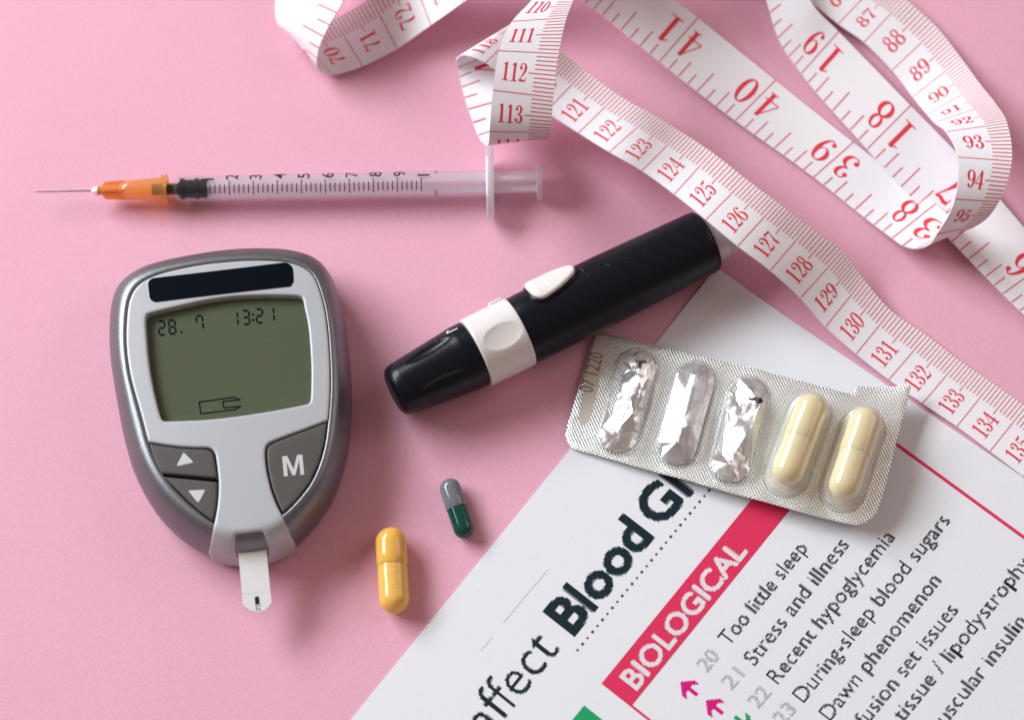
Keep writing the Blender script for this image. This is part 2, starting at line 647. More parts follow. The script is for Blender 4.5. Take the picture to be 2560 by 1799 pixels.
def roll_z(x, y):
    z = zbody(x, y) + 0.35
    dx, dy = x - mc[0], y - mc[1]
    th = math.atan2(dy, dx)
    ro, rg = np.interp(th, TH, RO), np.interp(th, TH, RG)
    rho = (math.hypot(dx, dy) - rg) / (ro - rg) / 1.07
    if rho > 0:                             # the foot rolls over the front edge
        z = ZW + (ZT - ZW) * max(0, 1 - rho * rho) ** 0.62 + 0.3
    return z


left_in = [(378, 306), (480, 325), (600, 342), (730, 351), (815, 352), (850, 362), (873, 390), (884, 440), (893, 510), (901, 600), (899, 700), (888, 800), (868, 905)]
right_in = [(1366, 847), (1325, 765), (1292, 680), (1268, 590), (1250, 500), (1241, 410), (1246, 355), (1262, 327), (1300, 305), (1400, 266), (1550, 210), (1702, 150)]
foot = [(850, 985, 13), (836, 1070, 10), (829, 1128, 7.6), (900, 1152, 6.6), (990, 1174, 6.5), (1100, 1180, 6.5), (1255, 1157, 6.5), (1350, 1122, 6.6), (1460, 1062, 7.6), (1432, 1000, 11), (1398, 920, 14)]
gl = np.stack([mc[0] + (RG[:-1] - 0.75) * np.cos(TH[:-1]), mc[1] + (RG[:-1] - 0.75) * np.sin(TH[:-1])], 1)
lw, rw = W([M2(*p) for p in left_in], ZT), W([M2(*p) for p in right_in], ZT)
ft = []
for x, y, z in foot:                       # keep the foot's edge just inside the housing's widest line
    for _ in range(12):                    # settle on the surface the pixel really shows
        q = at(*M2(x, y), z)
        z = 0.5 * z + 0.5 * roll_z(q.x, q.y)
    q = np.array(tuple(q)[:2]) - mc
    th = math.atan2(q[1], q[0])
    ro, rg = np.interp(th, TH, RO), np.interp(th, TH, RG)
    r = min(np.hypot(*q), rg + 1.02 * (ro - rg))
    ft.append((mc[0] + r * math.cos(th), mc[1] + r * math.sin(th)))
a0 = math.atan2(rw[-1][1] - mc[1], rw[-1][0] - mc[0])
a1 = math.atan2(lw[0][1] - mc[1], lw[0][0] - mc[0])
if a1 < a0:
    a1 += 2 * math.pi
arc = []
for t in np.linspace(a0, a1, 150):
    tt = (t + math.pi) % (2 * math.pi) - math.pi
    r = np.interp(tt, TH, RG) - 0.42
    arc.append((mc[0] + r * math.cos(tt), mc[1] + r * math.sin(tt)))
sp2 = lambda pts, n=6: [tuple(p) for p in spline(pts, n)]
face_loop = arc + sp2(lw) + sp2([lw[-1]] + ft + [rw[0]])[1:-1] + sp2(rw)
hole_px = [M1(*p) for p in [(366, 560), (375, 543), (395, 534), (450, 519), (600, 484), (800, 440), (1000, 412), (1200, 402), (1400, 402), (1480, 406), (1505, 413), (1517, 432),
           (1530, 500), (1555, 620), (1570, 780), (1578, 950), (1576, 1100), (1573, 1165), (1566, 1185), (1548, 1197), (1450, 1220), (1250, 1258), (1000, 1295), (800, 1315),
           (600, 1323), (510, 1324), (488, 1317), (477, 1300), (460, 1250), (430, 1130), (400, 980), (380, 830), (368, 680), (363, 600)]]
hole = [tuple(p) for p in spline(W(hole_px, ZT + 0.6), 4, True)]
notch = np.array([tuple(at(*M2(x, y), z))[:2] for x, y, z in [(1022, 978, 14.5), (1238, 955, 14.5), (1318, 1125, 8), (1345, 1260, 8), (960, 1280, 8), (992, 1155, 8)]])
nd_cache = {}


def face_z(x, y):
    z = roll_z(x, y)
    p = np.array([[x, y]])
    if inside(p, notch)[0]:
        t = min(1, dist(p, [notch])[0] / 2.1)
        z -= 2.5 * t * t * (3 - 2 * t)
    return z


fp = obj('faceplate', plate(face_loop, face_z, bevel=0.5, skirt=2.4, foot_drop=True, holes=[hole], grid=0.5, step=0.5, hole_skirt=2.4), FACE, meter, angle=55)
ZL = 14.2
scr = obj('display', plate(offset(np.array(hole), -0.9), lambda x, y: ZL, grid=6, step=1.5), LCD, meter)
band = [M1(*p) for p in [(384, 345), (381, 318), (388, 295), (405, 281), (430, 274), (700, 243), (1000, 208), (1340, 166), (1385, 162), (1415, 171), (1437, 195), (1442, 220), (1447, 290), (1440, 315), (1423, 332), (1400, 340),
        (1000, 385), (700, 420), (460, 449), (432, 451), (408, 440), (393, 418)]]
obj('label_band', plate([tuple(p) for p in spline(W(band, ZT + 0.8), 3, True)], lambda x, y: zbody(x, y) + 0.50, grid=1, step=0.5), LABEL, meter)


def seg_digit(ch):
    segs = {'0': 'abcdef', '1': 'bc', '2': 'abged', '3': 'abgcd', '7': 'abcf', '8': 'abcdefg'}[ch]
    g, hw = 0.03, 0.16
    box = {'a': ((0, 1), (.55, 1)), 'b': ((.55, 1), (.55, .5)), 'c': ((.55, .5), (.55, 0)), 'd': ((0, 0), (.55, 0)), 'e': ((0, .5), (0, 0)), 'f': ((0, 1), (0, .5)), 'g': ((0, .5), (.55, .5))}
    out = []
    for s_ in segs:
        (x0, y0), (x1, y1) = box[s_]
        L = math.hypot(x1 - x0, y1 - y0)
        ux, uy = (x1 - x0) / L, (y1 - y0) / L
        q = []
        for t, n in ((g, 0), (g + hw / 2, hw / 2), (L - g - hw / 2, hw / 2), (L - g, 0), (L - g - hw / 2, -hw / 2), (g + hw / 2, -hw / 2)):
            q.append((x0 + ux * t - uy * n, y0 + uy * t + ux * n))
        out.append(q)
    return out


V, F = [], []


def lcd_poly(px):
    n = len(V)
    V.extend([tuple(at(*M1(*p), ZL + 0.06)) for p in px])
    F.append(tuple(range(n, n + len(px))))


def lcd_digit(ch, bx, by, hx, hy, wd=1.0):
    for q in seg_digit(ch):
        # digit axes lean with the meter: up = (hx, hy), right is square to it
        lcd_poly([(bx + x * (-hy) * wd + y * hx, by + x * hx * wd + y * hy) for x, y in q])


U = (-9, -100)
for ch, bx, by in (('2', 464, 696), ('8', 540, 688), ('7', 742, 657), ('1', 998, 628), ('3', 1082, 618), ('2', 1180, 607), ('1', 1262, 598)):
    lcd_digit(ch, bx, by, *U, wd=0.82)
for cx, cy in ((626, 674), (1150, 545), (1152, 586)):
    lcd_poly([(cx - 8, cy - 7), (cx + 7, cy - 9), (cx + 8, cy + 7), (cx - 7, cy + 9)])
icon = [(757, 1186), (1012, 1151), (1055, 1168), (929, 1183), (937, 1229), (1060, 1217), (1022, 1240), (768, 1272)]
for (x0, y0), (x1, y1) in zip(icon, icon[1:] + icon[:1]):
    L = math.hypot(x1 - x0, y1 - y0)
    nx, ny = -(y1 - y0) / L * 4.5, (x1 - x0) / L * 4.5
    ux, uy = (x1 - x0) / L * 4, (y1 - y0) / L * 4
    lcd_poly([(x0 + nx - ux, y0 + ny - uy), (x1 + nx + ux, y1 + ny + uy), (x1 - nx + ux, y1 - ny + uy), (x0 - nx - ux, y0 - ny - uy)])
obj('lcd_characters', (V, F), LCDINK, scr, smooth=False)
# bits of lint lying on the display window
V, F = [], []
rl = random.Random(9)
for cx, cy in ((520, 560), (545, 520), (560, 470), (430, 790), (500, 780), (420, 1030), (500, 1050), (680, 1285), (672, 1300), (705, 1228), (840, 1245), (855, 1210), (975, 1195), (1270, 1240), (1095, 485), (1470, 462), (1260, 685), (1275, 735), (790, 600), (1180, 900)):
    a = rl.uniform(0, 6.28)
    L_ = rl.choice((3, 4, 8, 14))
    pts_ = [(cx + math.cos(a) * L_ * t + rl.uniform(-2, 2), cy + math.sin(a) * L_ * t + rl.uniform(-2, 2)) for t in (-1, -.3, .4, 1)]
    for (x0, y0), (x1, y1) in zip(pts_, pts_[1:]):
        l = math.hypot(x1 - x0, y1 - y0) + 1e-6
        nx, ny = -(y1 - y0) / l * 1.0, (x1 - x0) / l * 1.0
        n = len(V)
        V += [tuple(at(*M1(x, y), ZL + 0.12)) for x, y in ((x0 + nx, y0 + ny), (x1 + nx, y1 + ny), (x1 - nx, y1 - ny), (x0 - nx, y0 - ny))]
        F.append((n, n + 1, n + 2, n + 3))
o = obj('lint', (V, F), mat('lint_fibre', (0.30, 0.32, 0.25), 0.9), scr, smooth=False)
o['kind'] = 'stuff'

BUT = {'up': [(388, 316), (480, 333), (600, 350), (730, 359), (808, 361), (842, 371), (862, 396), (873, 445), (882, 510), (891, 570), (890, 574), (480, 536), (450, 484), (420, 420)],
       'down': [(492, 558), (600, 570), (890, 601), (890, 690), (880, 790), (858, 885), (760, 815), (670, 735), (570, 635)],
       'memory': [(1697, 160), (1550, 219), (1400, 275), (1310, 312), (1272, 334), (1256, 362), (1252, 410), (1261, 500), (1278, 585), (1302, 672), (1335, 755), (1372, 828), (1470, 735), (1570, 605), (1637, 460), (1676, 315)]}
SYM = {'up': [(645, 386), (652, 390), (711, 450), (708, 458), (600, 481), (594, 473), (638, 390)],
       'down': [(682, 660), (792, 655), (799, 662), (757, 740), (747, 746), (738, 740), (680, 668)],
       'memory': [(1378, 558), (1365, 412), (1402, 409), (1449, 505), (1474, 402), (1513, 398), (1527, 543), (1499, 547), (1490, 440), (1462, 549), (1440, 551), (1396, 450), (1408, 556)]}
for k, px in BUT.items():
    lp = W([M2(*p) for p in px], ZT)
    b = obj('button', plate(lp, lambda x, y: zbody(x, y) + 0.12, bevel=0.5, skirt=1.8, grid=1.2, step=0.5), BUTTON, meter, angle=55,
            label={'up': 'grey button with upward triangle', 'down': 'grey button with downward triangle', 'memory': 'large grey button marked M'}[k])
    obj('symbol', plate(W([M2(*p) for p in SYM[k]], ZT + 0.3), lambda x, y: zbody(x, y) + 0.17, grid=0.8, step=0.35, raw=True), PRINTW, b, smooth=False)

# ------------------------------------------------------------------ test strip in the meter's slot
zs = lambda px: 10.9 - 1.6 * (px - 1030) / 520
SPX = [(1032, 985), (1236, 965), (1243, 1035), (1287, 1478), (1272, 1505), (1240, 1535), (1205, 1550), (1165, 1550), (1125, 1535), (1092, 1510), (1076, 1496), (1041, 1052)]
strip = thing('test_strip', 'white test strip sticking out of the slot of the glucose meter', 'test strip', at(*M2(1160, 1300), 9.5))
syz = lambda p: at(*M2(*p), zs(p[1]))


def on_strip(px, lift=0.0, **k):
    w3 = [syz(p) for p in px]
    A, B = syz((1140, 1040)), syz((1180, 1540))
    d = (B - A)
    f = lambda x, y: A.z + (B.z - A.z) * ((x - A.x) * d.x + (y - A.y) * d.y) / (d.x ** 2 + d.y ** 2) + lift
    return plate([tuple(q)[:2] for q in w3], f, **k)


obj('strip_body', on_strip([(1032, 985), (1236, 965), (1279, 1404), (1070, 1420)], 0.12, grid=4, step=1, skirt=0.6, bevel=0.08, raw=True), STRIPW, strip)
obj('strip_tip', on_strip([(1071, 1421), (1280, 1405), (1287, 1478), (1272, 1505), (1240, 1535), (1205, 1550), (1165, 1550), (1125, 1535), (1092, 1510), (1076, 1496)], 0.0, grid=4, step=1, skirt=0.45, raw=True), STRIPW, strip)
marks = [on_strip([(1163, 1442), (1178, 1437), (1195, 1438), (1200, 1493), (1168, 1497)], 0.05, grid=4, raw=True)]
for y in (1502, 1513, 1524, 1535):
    for x0, x1 in ((1170, 1180), (1184, 1187), (1191, 1206)):
        if (y, x0) != (1513, 1191):
            marks.append(on_strip([(x0 + (y - 1500) * .06, y), (x1 + (y - 1500) * .06, y - 1), (x1 + (y - 1500) * .06, y + 4), (x0 + (y - 1500) * .06, y + 5)], 0.05, grid=4, raw=True))
obj('electrode_mark', join(*marks), INK, strip, smooth=False)

# ------------------------------------------------------------------ insulin syringe
SA, SB = at(80, 480, 4.6), at(1355, 455, 4.6)
sax = (SB - SA).normalized()
smm = lambda x: (at(x, 480 - 25 * (x - 80) / 1275, 4.6) - SA).dot(sax)   # photo column -> mm along the syringe
X1 = lambda x: smm(50 + x / 3.28)
X2 = lambda x: smm(700 + x / 3.28)
syr = thing('syringe', 'clear syringe with an orange needle hub and black stopper', 'syringe', SA + sax * 70 - Vector((0, 0, 4.6)))
obj('needle', lathe(SA, sax, [(0, 0.02), (1.6, 0.17), (X1(600), 0.19)], 12), STEEL, syr)
obj('glue_collar', lathe(SA, sax, [(X1(584), 0.25), (X1(592), 0.6), (X1(632), 1.2), (X1(640), 1.2)], 32), mat('white_epoxy', (0.85, 0.84, 0.80), 0.3), syr)
hb = lathe(SA, sax, fine([(X1(630), 0.3), (X1(630), 1.15), (X1(820), 1.35), (X1(845), 2.0), (X1(870), 2.35), (X1(1165), 3.05), (X1(1166), 3.65), (X1(1212), 3.7), (X1(1213), 2.4), (X1(1180), 2.1)], 1.0), 48,
           rf=lambda t, ph: 0.0)
hub = obj('needle_hub', hb, ORANGE, syr, angle=30)
obj('hub_core', lathe(SA, sax, [(X1(640), 0.3), (X1(640), 0.75), (X1(850), 0.8), (X1(850), 0.2)], 24), mat('orange_core', (0.80, 0.33, 0.06), 0.4), hub)
sb = Vector((0, 0, 1)).cross(sax).normalized()
for n in range(4):                          # thin ribs along the nozzle of the hub
    d = (sb * math.cos(n * math.pi / 2 + .5) + Vector((0, 0, math.sin(n * math.pi / 2 + .5))))
    e = d.cross(sax) * 0.22
    rp = [SA + sax * X1(x) + d * r for x, r in ((672, 1.0), (700, 2.2), (862, 2.5), (862, 1.0))]
    V = [p + e for p in rp] + [p - e for p in rp]
    obj('hub_rib', (V, [(0, 1, 2, 3), (7, 6, 5, 4)] + [(i, (i + 1) % 4, 4 + (i + 1) % 4, 4 + i)[::-1] for i in range(4)]), ORANGE, hub, smooth=False)
tE = X2(1690)
obj('barrel', lathe(SA, sax, fine([(X1(1100), 1.5), (X1(1262), 1.75), (X1(1272), 2.6), (X1(1300), 3.2), (tE, 3.25)], 4.0), 48), BARREL, syr, angle=30)
obj('stopper', lathe(SA, sax, fine([(X1(1085), 0.2), (X1(1085), 1.35), (X1(1290), 1.4), (X1(1312), 2.0), (X1(1318), 2.66), (X1(1350), 2.66), (X1(1356), 2.3), (X1(1434), 2.3), (X1(1440), 2.66), (X1(1464), 2.66), (X1(1470), 2.35), (X1(1540), 2.35), (X1(1540), 0.2)], 2), 40), RUBBER, syr, angle=30)
# finger flange: long flat lobe across the barrel
sb = Vector((0, 0, 1)).cross(sax).normalized()
fl = []
for k in range(48):
    a = 2 * math.pi * k / 48
    ex = 9.9 * math.copysign(abs(math.cos(a)) ** 0.7, math.cos(a))
    fl.append((ex, 4.4 * math.copysign(abs(math.sin(a)) ** 0.8, math.sin(a))))
V, F = [], []
for t, k in ((tE - 0.05, 0.94), (tE + 0.3, 1.0), (tE + 1.65, 1.0), (tE + 1.95, 0.95)):
    V += [SA + sax * t + sb * (x * k) + Vector((0, 0, y * k)) for x, y in fl]
for j in range(3):
    F += [(j * 48 + i, j * 48 + (i + 1) % 48, (j + 1) * 48 + (i + 1) % 48, (j + 1) * 48 + i) for i in range(48)]
F += [tuple(range(48))[::-1], tuple(range(144, 192))]
obj('finger_flange', (V, F), MILKY, syr, angle=40)
# cross-section plunger rod and thumb disc
r1, r2 = 2.65, 0.6
cross = [(r2, r2), (r2, r1), (-r2, r1), (-r2, r2), (-r1, r2), (-r1, -r2), (-r2, -r2), (-r2, -r1), (r2, -r1), (r2, -r2), (r1, -r2), (r1, r2)]
V, F = [], []
for t in (X1(1542), tE, X2(2110)):
    V += [SA + sax * t + sb * x + Vector((0, 0, y)) for x, y in cross]
for j in range(2):
    F += [(j * 12 + i, j * 12 + (i + 1) % 12, (j + 1) * 12 + (i + 1) % 12, (j + 1) * 12 + i) for i in range(12)]
obj('plunger_rod', (V, F), ROD, syr, smooth=False)
obj('thumb_disc', lathe(SA, sax, [(X2(2103), 0.1), (X2(2103), 4.3), (X2(2110), 4.6), (X2(2136), 4.6), (X2(2146), 4.3), (X2(2146), 0.1)], 48), MILKY, syr, angle=40)


def on_barrel(t, s_, lift=0.06):
    r = 3.25 + lift
    ph = -R(20) + s_ / r
    return SA + sax * t + Vector((0, 0, r * math.cos(ph))) + sb * (r * math.sin(ph))


def barrel_quad(t0, t1, s0, s1, n=4):
    V, F = [], []
    for i in range(n + 1):
        s_ = s0 + (s1 - s0) * i / n
        V += [on_barrel(t0, s_), on_barrel(t1, s_)]
        if i:
            F.append((2 * i - 2, 2 * i - 1, 2 * i + 1, 2 * i))
    return V, F


t2, t10 = X1(1729), X2(1162)
pitch = (t10 - t2) / 40
ticks = []
for k in range(-4, 41):
    big = k % 5 == 0
    t = t2 + pitch * k
    ticks.append(barrel_quad(t - .13, t + .13, *((-2.2, 1.45) if big else (-1.7, 0.55))))
obj('scale_marks', join(*ticks), INK, syr, smooth=False)
nums = []
for k in range(1, 11):
    P, T = text_tris('1' if k == 10 else str(k), 0.01)
    P = (P - P.min(0)) / (P.max(0) - P.min(0))[1]
    t = t2 + pitch * 5 * (k - 2) + 0.55
    # each figure lies on its side, its head towards the needle
    n_ = [on_barrel(t + (0.5 - p[1]) * 3.1, 1.85 + p[0] * 3.7) for p in P]
    nums.append((n_, [tuple(f) for f in T]))
    if k == 10:
        for s0, f in ((2.9, 1), (-3.6, .6)):
            P, T = text_tris('ml', 0)
            P = (P - P.min(0)) / (P.max(0) - P.min(0))[1]
            nums.append(([on_barrel(t + 3.0 + (0.5 - p[1]) * 1.2, s0 + p[0] * 1.2) for p in P], [tuple(f) for f in T]))
obj('scale_figures', join(*nums), INK, syr, smooth=False)

# ------------------------------------------------------------------ lancing pen
PX = lambda x, y: (940 + x / 2.9875, 520 + y / 2.9875)
PZ = 8.9
n0, e0 = at(*PX(120, 1385), PZ), at(1768, 601, PZ)
pax = (e0 - n0).normalized()
pt = lambda px: (at(*px, PZ) - n0).dot(pax)
tc0, tc1, tend = pt(PX(727, 1080)), pt(PX(1065, 907)), (e0 - n0).length
pb = Vector((0, 0, 1)).cross(pax).normalized()
pen = thing('lancing_pen', 'black lancing pen with white collar and white release button, under the tape', 'lancing pen', n0 + pax * 40 - Vector((0, 0, PZ)))


def dimple(t, ph, t0, p0, lt, lp, dep, r=8.0):
    d = (ph - p0 + math.pi) % (2 * math.pi) - math.pi
    q = ((t - t0) / lt) ** 2 + (d * r / lp) ** 2
    return dep * (1 - q) ** 0.8 if q < 1 else 0.0


tn = pt(PX(442, 1223))


def nose_rf(t, ph):
    return sum(dimple(t, ph, tn, R(a), 6.0, 1.5, 0.75, 7.2) for a in (26, -42, 94, 162, 230))


obj('nose_cap', lathe(n0, pax, fine([(0.0, 0.01), (0.02, 3.4), (0.2, 4.7), (0.7, 5.7), (1.5, 6.25), (2.8, 6.6), (tc0 - 5.0, 8.05), (tc0 - 3.2, 8.3), (tc0 - 0.1, 8.35), (tc0, 8.2), (tc0, 0.01)], 0.3), 220, nose_rf), BLACK, pen, angle=32)


def coll_rf(t, ph):
    tm = (tc0 + tc1) / 2 + 0.6
    return sum(dimple(t, ph, tm, R(a), 5.0, 3.0, 0.75, 8.7) for a in (-14, 106, 226))


obj('collar', lathe(n0, pax, fine([(tc0 + 0.25, 0.01), (tc0 + 0.25, 7.8), (tc0 + 0.3, 8.6), (tc0 + 0.6, 8.78), (tc1 - 0.4, 8.88), (tc1 - 0.1, 8.75), (tc1 - 0.05, 0.01)], 0.3), 220, coll_rf), WHITE, pen, angle=32)
obj('pen_body', lathe(n0, pax, fine([(tc1 - 0.4, 0.01), (tc1 - 0.4, 8.45), (tc1 + 0.6, 8.55), (tc1 + 2.5, 8.7), (tc1 + 25, 8.6), (tend - 1.4, 8.05), (tend - 0.6, 7.85), (tend - 0.15, 7.4), (tend, 6.8), (tend, 0.01)], 1.2), 128), BLACK, pen, angle=40)
obj('cocking_plunger', lathe(n0, pax, fine([(tend - 0.3, 0.01), (tend - 0.3, 6.3), (tend + 3.2, 6.2), (tend + 3.3, 5.7), (tend + 4.6, 5.5), (tend + 4.7, 5.9), (tend + 9, 5.7), (tend + 9.6, 5.2), (tend + 9.6, 0.01)], 0.8), 96), INNER, pen, angle=35)


def on_pen(outl, p0, hf, r0, **k):
    v, f = plate(outl, hf, **k)
    out = []
    for x, y, z in v:
        ph = p0 + y / r0
        r = r0 + z
        out.append(n0 + pax * x + Vector((0, 0, r * math.cos(ph))) + pb * (r * math.sin(ph)))
    return out, f


tb0, tb1 = pt(PX(1185 * .893 + 147, 1372 - 1185 * .45)), pt(PX(1561 * .893 + 147, 1372 - 1561 * .45))
bl = tb1 - tb0
tear = [(tb0, 0), (tb0 + .3, 2.6), (tb0 + 1.6, 4.0), (tb0 + 3.6, 4.1), (tb0 + bl * .62, 3.3), (tb0 + bl * .9, 2.0), (tb0 + bl, 0.9), (tb0 + bl * 1.02, 0), (tb0 + bl, -0.9), (tb0 + bl * .9, -2.0),
        (tb0 + bl * .62, -3.3), (tb0 + 3.6, -4.1), (tb0 + 1.6, -4.0), (tb0 + .3, -2.6)]
tear = [tuple(p) for p in spline(tear, 5, True)]


def ridge(x, y):
    z = 1.75
    for k in range(4):
        z += 0.16 * math.exp(-((x - tb0 - 2.0 - 1.45 * k - 0.10 * y * y * .3) / 0.38) ** 2) if abs(y) < 3.0 - .35 * k else 0
    return z - 0.10 * (1 - min(1, abs(x - tb0 - 4) / 4))


PB0 = R(38)
obj('button_rim', on_pen(offset(np.array(tear), -0.75), PB0, lambda x, y: 0.75, 8.45, bevel=0.5, skirt=1.2, grid=1.2, step=0.7), BLACK, pen, angle=50)
obj('release_button', on_pen(tear, PB0, ridge, 8.45, bevel=0.6, skirt=2.2, grid=0.5, step=0.5), WHITE, pen, angle=50)
obj('collar_nub', on_pen([(tc1 - 4.2, -1.0), (tc1 - 0.6, -1.0), (tc1 - 0.6, 1.0), (tc1 - 4.2, 1.0)], R(66), lambda x, y: 0.75, 8.75, bevel=0.3, skirt=1.2, grid=0.7, step=0.6), WHITE, pen, angle=50)


def pen_at(x, y):
    pr = (x - 147) * .893 + (1372 - y) * .45
    ax_, ay_ = 147 + pr * .893, 1372 - pr * .45
    off = ((x - ax_) * -.43 + (y - ay_) * -.9) / 2.9875 / 10.15
    t = pt(PX(ax_, ay_))
    return t, -R(21) + math.asin(max(-.98, min(.98, off / 8.6))), 8.66


V, F = [], []
for ln in ([(1160, 778), (1166, 808), (1178, 838), (1190, 870)], [(1172, 840), (1180, 862), (1182, 876)], [(1482, 448), (1500, 470), (1522, 512)], [(1366, 778), (1372, 786)], [(1078, 728), (1086, 732)], [(1660, 420), (1690, 436)], [(1930, 330), (1938, 334)], [(1800, 405), (1830, 402)], [(388, 1160), (392, 1175), (386, 1190)], [(1880, 700), (1900, 690)]):
    q = [pen_at(*p) for p in ln]
    for (a, pa_, r_), (b, pb_, _) in zip(q, q[1:]):
        if a < tc0:
            r_ = 7.35
        n = len(V)
        for t, ph, o_ in ((a, pa_, -.05), (b, pb_, -.05), (b, pb_, .05), (a, pa_, .05)):
            V.append(n0 + pax * (t + o_) + Vector((0, 0, r_ * math.cos(ph))) + pb * (r_ * math.sin(ph)))
        F.append((n, n + 1, n + 2, n + 3))
o = obj('scratches', (V, F), mat('scuffed_plastic', (0.10, 0.12, 0.15), 0.6), pen, smooth=False)
o['kind'] = 'stuff'
t1_ = pt(PX(644, 1121))
mk = [on_pen([(t1_ - 1.5, -.22), (t1_ + 1.5, -.22), (t1_ + 1.5, .22), (t1_ - 1.5, .22)], R(40), lambda x, y: 0.06, 8.28, grid=0.6, step=.5),
      on_pen([(t1_ - 1.5, .22), (t1_ - 1.1, .22), (t1_ - 0.3, 1.15), (t1_ - 0.9, 1.15)], R(40), lambda x, y: 0.06, 8.28, grid=0.6, step=.5)]
obj('depth_mark', join(*mk), mat('white_print', (0.75, 0.75, 0.76), 0.5), pen, smooth=False)

# ------------------------------------------------------------------ loose capsules


def capsule(name, label, pa, pbb, r, m_cap, m_body, split, z=None, group=None, step=0.18):
    z = r if z is None else z
    A, B = Vector(pa), Vector(pbb)
    ax = (B - A).normalized()
    L = (B - A).length
    root = thing(name, label, 'capsule', (A + B) / 2 - Vector((0, 0, r)), group)
    ts = L * split
    cp = [(-r * 1.03 * math.cos(a), max(0.01, r * 1.03 * math.sin(a))) for a in np.linspace(0, math.pi / 2, 14)] + [(ts * .5, r * 1.03), (ts - .15, r * 1.03), (ts, r * 1.0), (ts, r * .9)]
    bd = [(ts - .4, r * .8), (ts - .4, r * .985), (L * .9, r * .985)] + [(L + r * .985 * math.sin(a), max(0.01, r * .985 * math.cos(a))) for a in np.linspace(0, math.pi / 2, 14)]
    n = Vector((0, 0, 1))
    n = (n - ax * n.dot(ax)).normalized()
    obj('capsule_cap', lathe(A, ax, cp, 48, up=n), m_cap, root, angle=40)
    obj('capsule_body', lathe(A, ax, bd, 48, up=n), m_body, root, angle=40)
    return root


CP = lambda x, y, z: at(840 + x / 4.0325, 1150 + y / 4.0325, z)
yc = capsule('capsule', 'plain yellow capsule lying loose on the pink table', CP(555, 830, 3.65), CP(588, 1393, 3.65), 3.6, YELLOW, YELLOW2, 0.42)
V, F = [], []
rg_ = random.Random(5)
ya, yb_ = CP(555, 830, 3.65), CP(588, 1393, 3.65)
yx = (yb_ - ya).normalized()
yn = Vector((0, 0, 1))
ys = yn.cross(yx).normalized()
for _ in range(60):
    t = rg_.gauss(0.74, 0.16) * (yb_ - ya).length
    ph = rg_.gauss(0.42, 0.24) + (0.74 - t / (yb_ - ya).length) * 0.5
    if t < (yb_ - ya).length * .46:
        continue
    r_, q = 3.58, rg_.uniform(0.06, 0.2)
    sd = 1 if ys.x > 0 else -1
    k0 = len(V)
    for j in range(6):
        a = j * math.pi / 3
        tt, pp = t + q * math.cos(a), ph + q * math.sin(a) / r_
        V.append(ya + yx * tt + yn * (r_ * math.cos(pp)) + ys * (sd * r_ * math.sin(pp)))
    F.append(tuple(range(k0, k0 + 6)))
o = obj('powder_grains', (V, F), mat('pale_powder', (0.90, 0.66, 0.33), 0.3), yc, smooth=False)
o['kind'] = 'stuff'
gc = capsule('capsule', 'small grey and dark green capsule lying loose on the pink table', CP(1152, 287, 2.5), CP(1286, 684, 2.5), 2.5, GREYCAP, GREENCAP, 0.50)

# ------------------------------------------------------------------ paper with printed chart
PZL = 0.35
D1 = lambda x, y: (840 + x / 2.307, 1100 + y / 2.307)
D2 = lambda x, y: (1400 + x / 2.485, 1150 + y / 2.485)
D3 = lambda x, y: (1700 + x / 2.670, 1250 + y / 2.670)
T7 = lambda x, y: (1900 + x / 2.688, 600 + y / 2.688)
g2 = lambda p: np.array(tuple(at(*p, PZL))[:2])
pu = g2((1975.5, 1272.7)) - g2((1577, 1765.7))
pu /= np.linalg.norm(pu)
pv = g2((2241.5, 1107)) - g2((2560, 1327))
pv -= pu * pv.dot(pu)
pv /= np.linalg.norm(pv)
O = g2((1577, 1765.7))
uv = lambda p: np.array([(g2(p) - O).dot(pu), (g2(p) - O).dot(pv)])
corner = g2((1790, 673))
ed1 = g2((875, 1799)) - corner
ed1 /= np.linalg.norm(ed1)
ed2 = g2((2560, 1193)) - corner
ed2 /= np.linalg.norm(ed2)
pq = [corner, corner + ed1 * 240, corner + ed1 * 240 + ed2 * 190, corner + ed2 * 190]


def paper_z(x, y):
    # the corner lifts slightly off the table
    d = math.hypot(x - corner[0], y - corner[1])
    return PZL + 1.3 * max(0, 1 - d / 26) ** 2


sheet = thing('printed_sheet', 'white printed sheet headed BIOLOGICAL lying under the blister pack', 'paper sheet', (corner[0] + 20, corner[1] - 90, 0))
obj('paper', plate([tuple(p) for p in pq], paper_z, skirt=0.14, grid=5, step=3), PAPER, sheet, smooth=False)


def rect_uv(u0, u1, v0, v1, lift=0.05):
    q = [O + pu * a + pv * b for a, b in ((u0, v0), (u1, v0), (u1, v1), (u0, v1))]
    return [(p[0], p[1], PZL + lift) for p in q], [(0, 1, 2, 3)]


hB = uv((1498.6, 1713.4))[1]
Umax = uv((2300, 1148))[0]
obj('header_band', rect_uv(uv((1577, 1765.7))[0], Umax, 0, hB, 0.04), CRIMSON, sheet, smooth=False)
lines = [rect_uv(Umax - 0.85, Umax, -140, 0, 0.04), rect_uv(0, 0.6, -140, 0, 0.04)]
obj('box_rule', join(*lines), CRIMSON, sheet, smooth=False)
ug, vg = uv((1460.4, 1761.7))
obj('green_band', rect_uv(ug - 60, ug, vg - hB, vg, 0.04), GREEN, sheet, smooth=False)
dots = []
ua, va = uv(D2(140, 1140))
ub, vb = uv(D2(955, 150))
n = 27
for i in range(-1, n + 10):
    t = i / n
    a, b = ua + (ub - ua) * t, va + (vb - va) * t
    s_ = 0.27 if i % 2 else 0.34
    dots.append(rect_uv(a - s_, a + s_, b - s_ * .9, b + s_ * .9, 0.05))
obj('dotted_rule', join(*dots), mat('dot_ink', (0.07, 0.08, 0.10), 0.7, spec=0.2), sheet, smooth=False)
fr = []
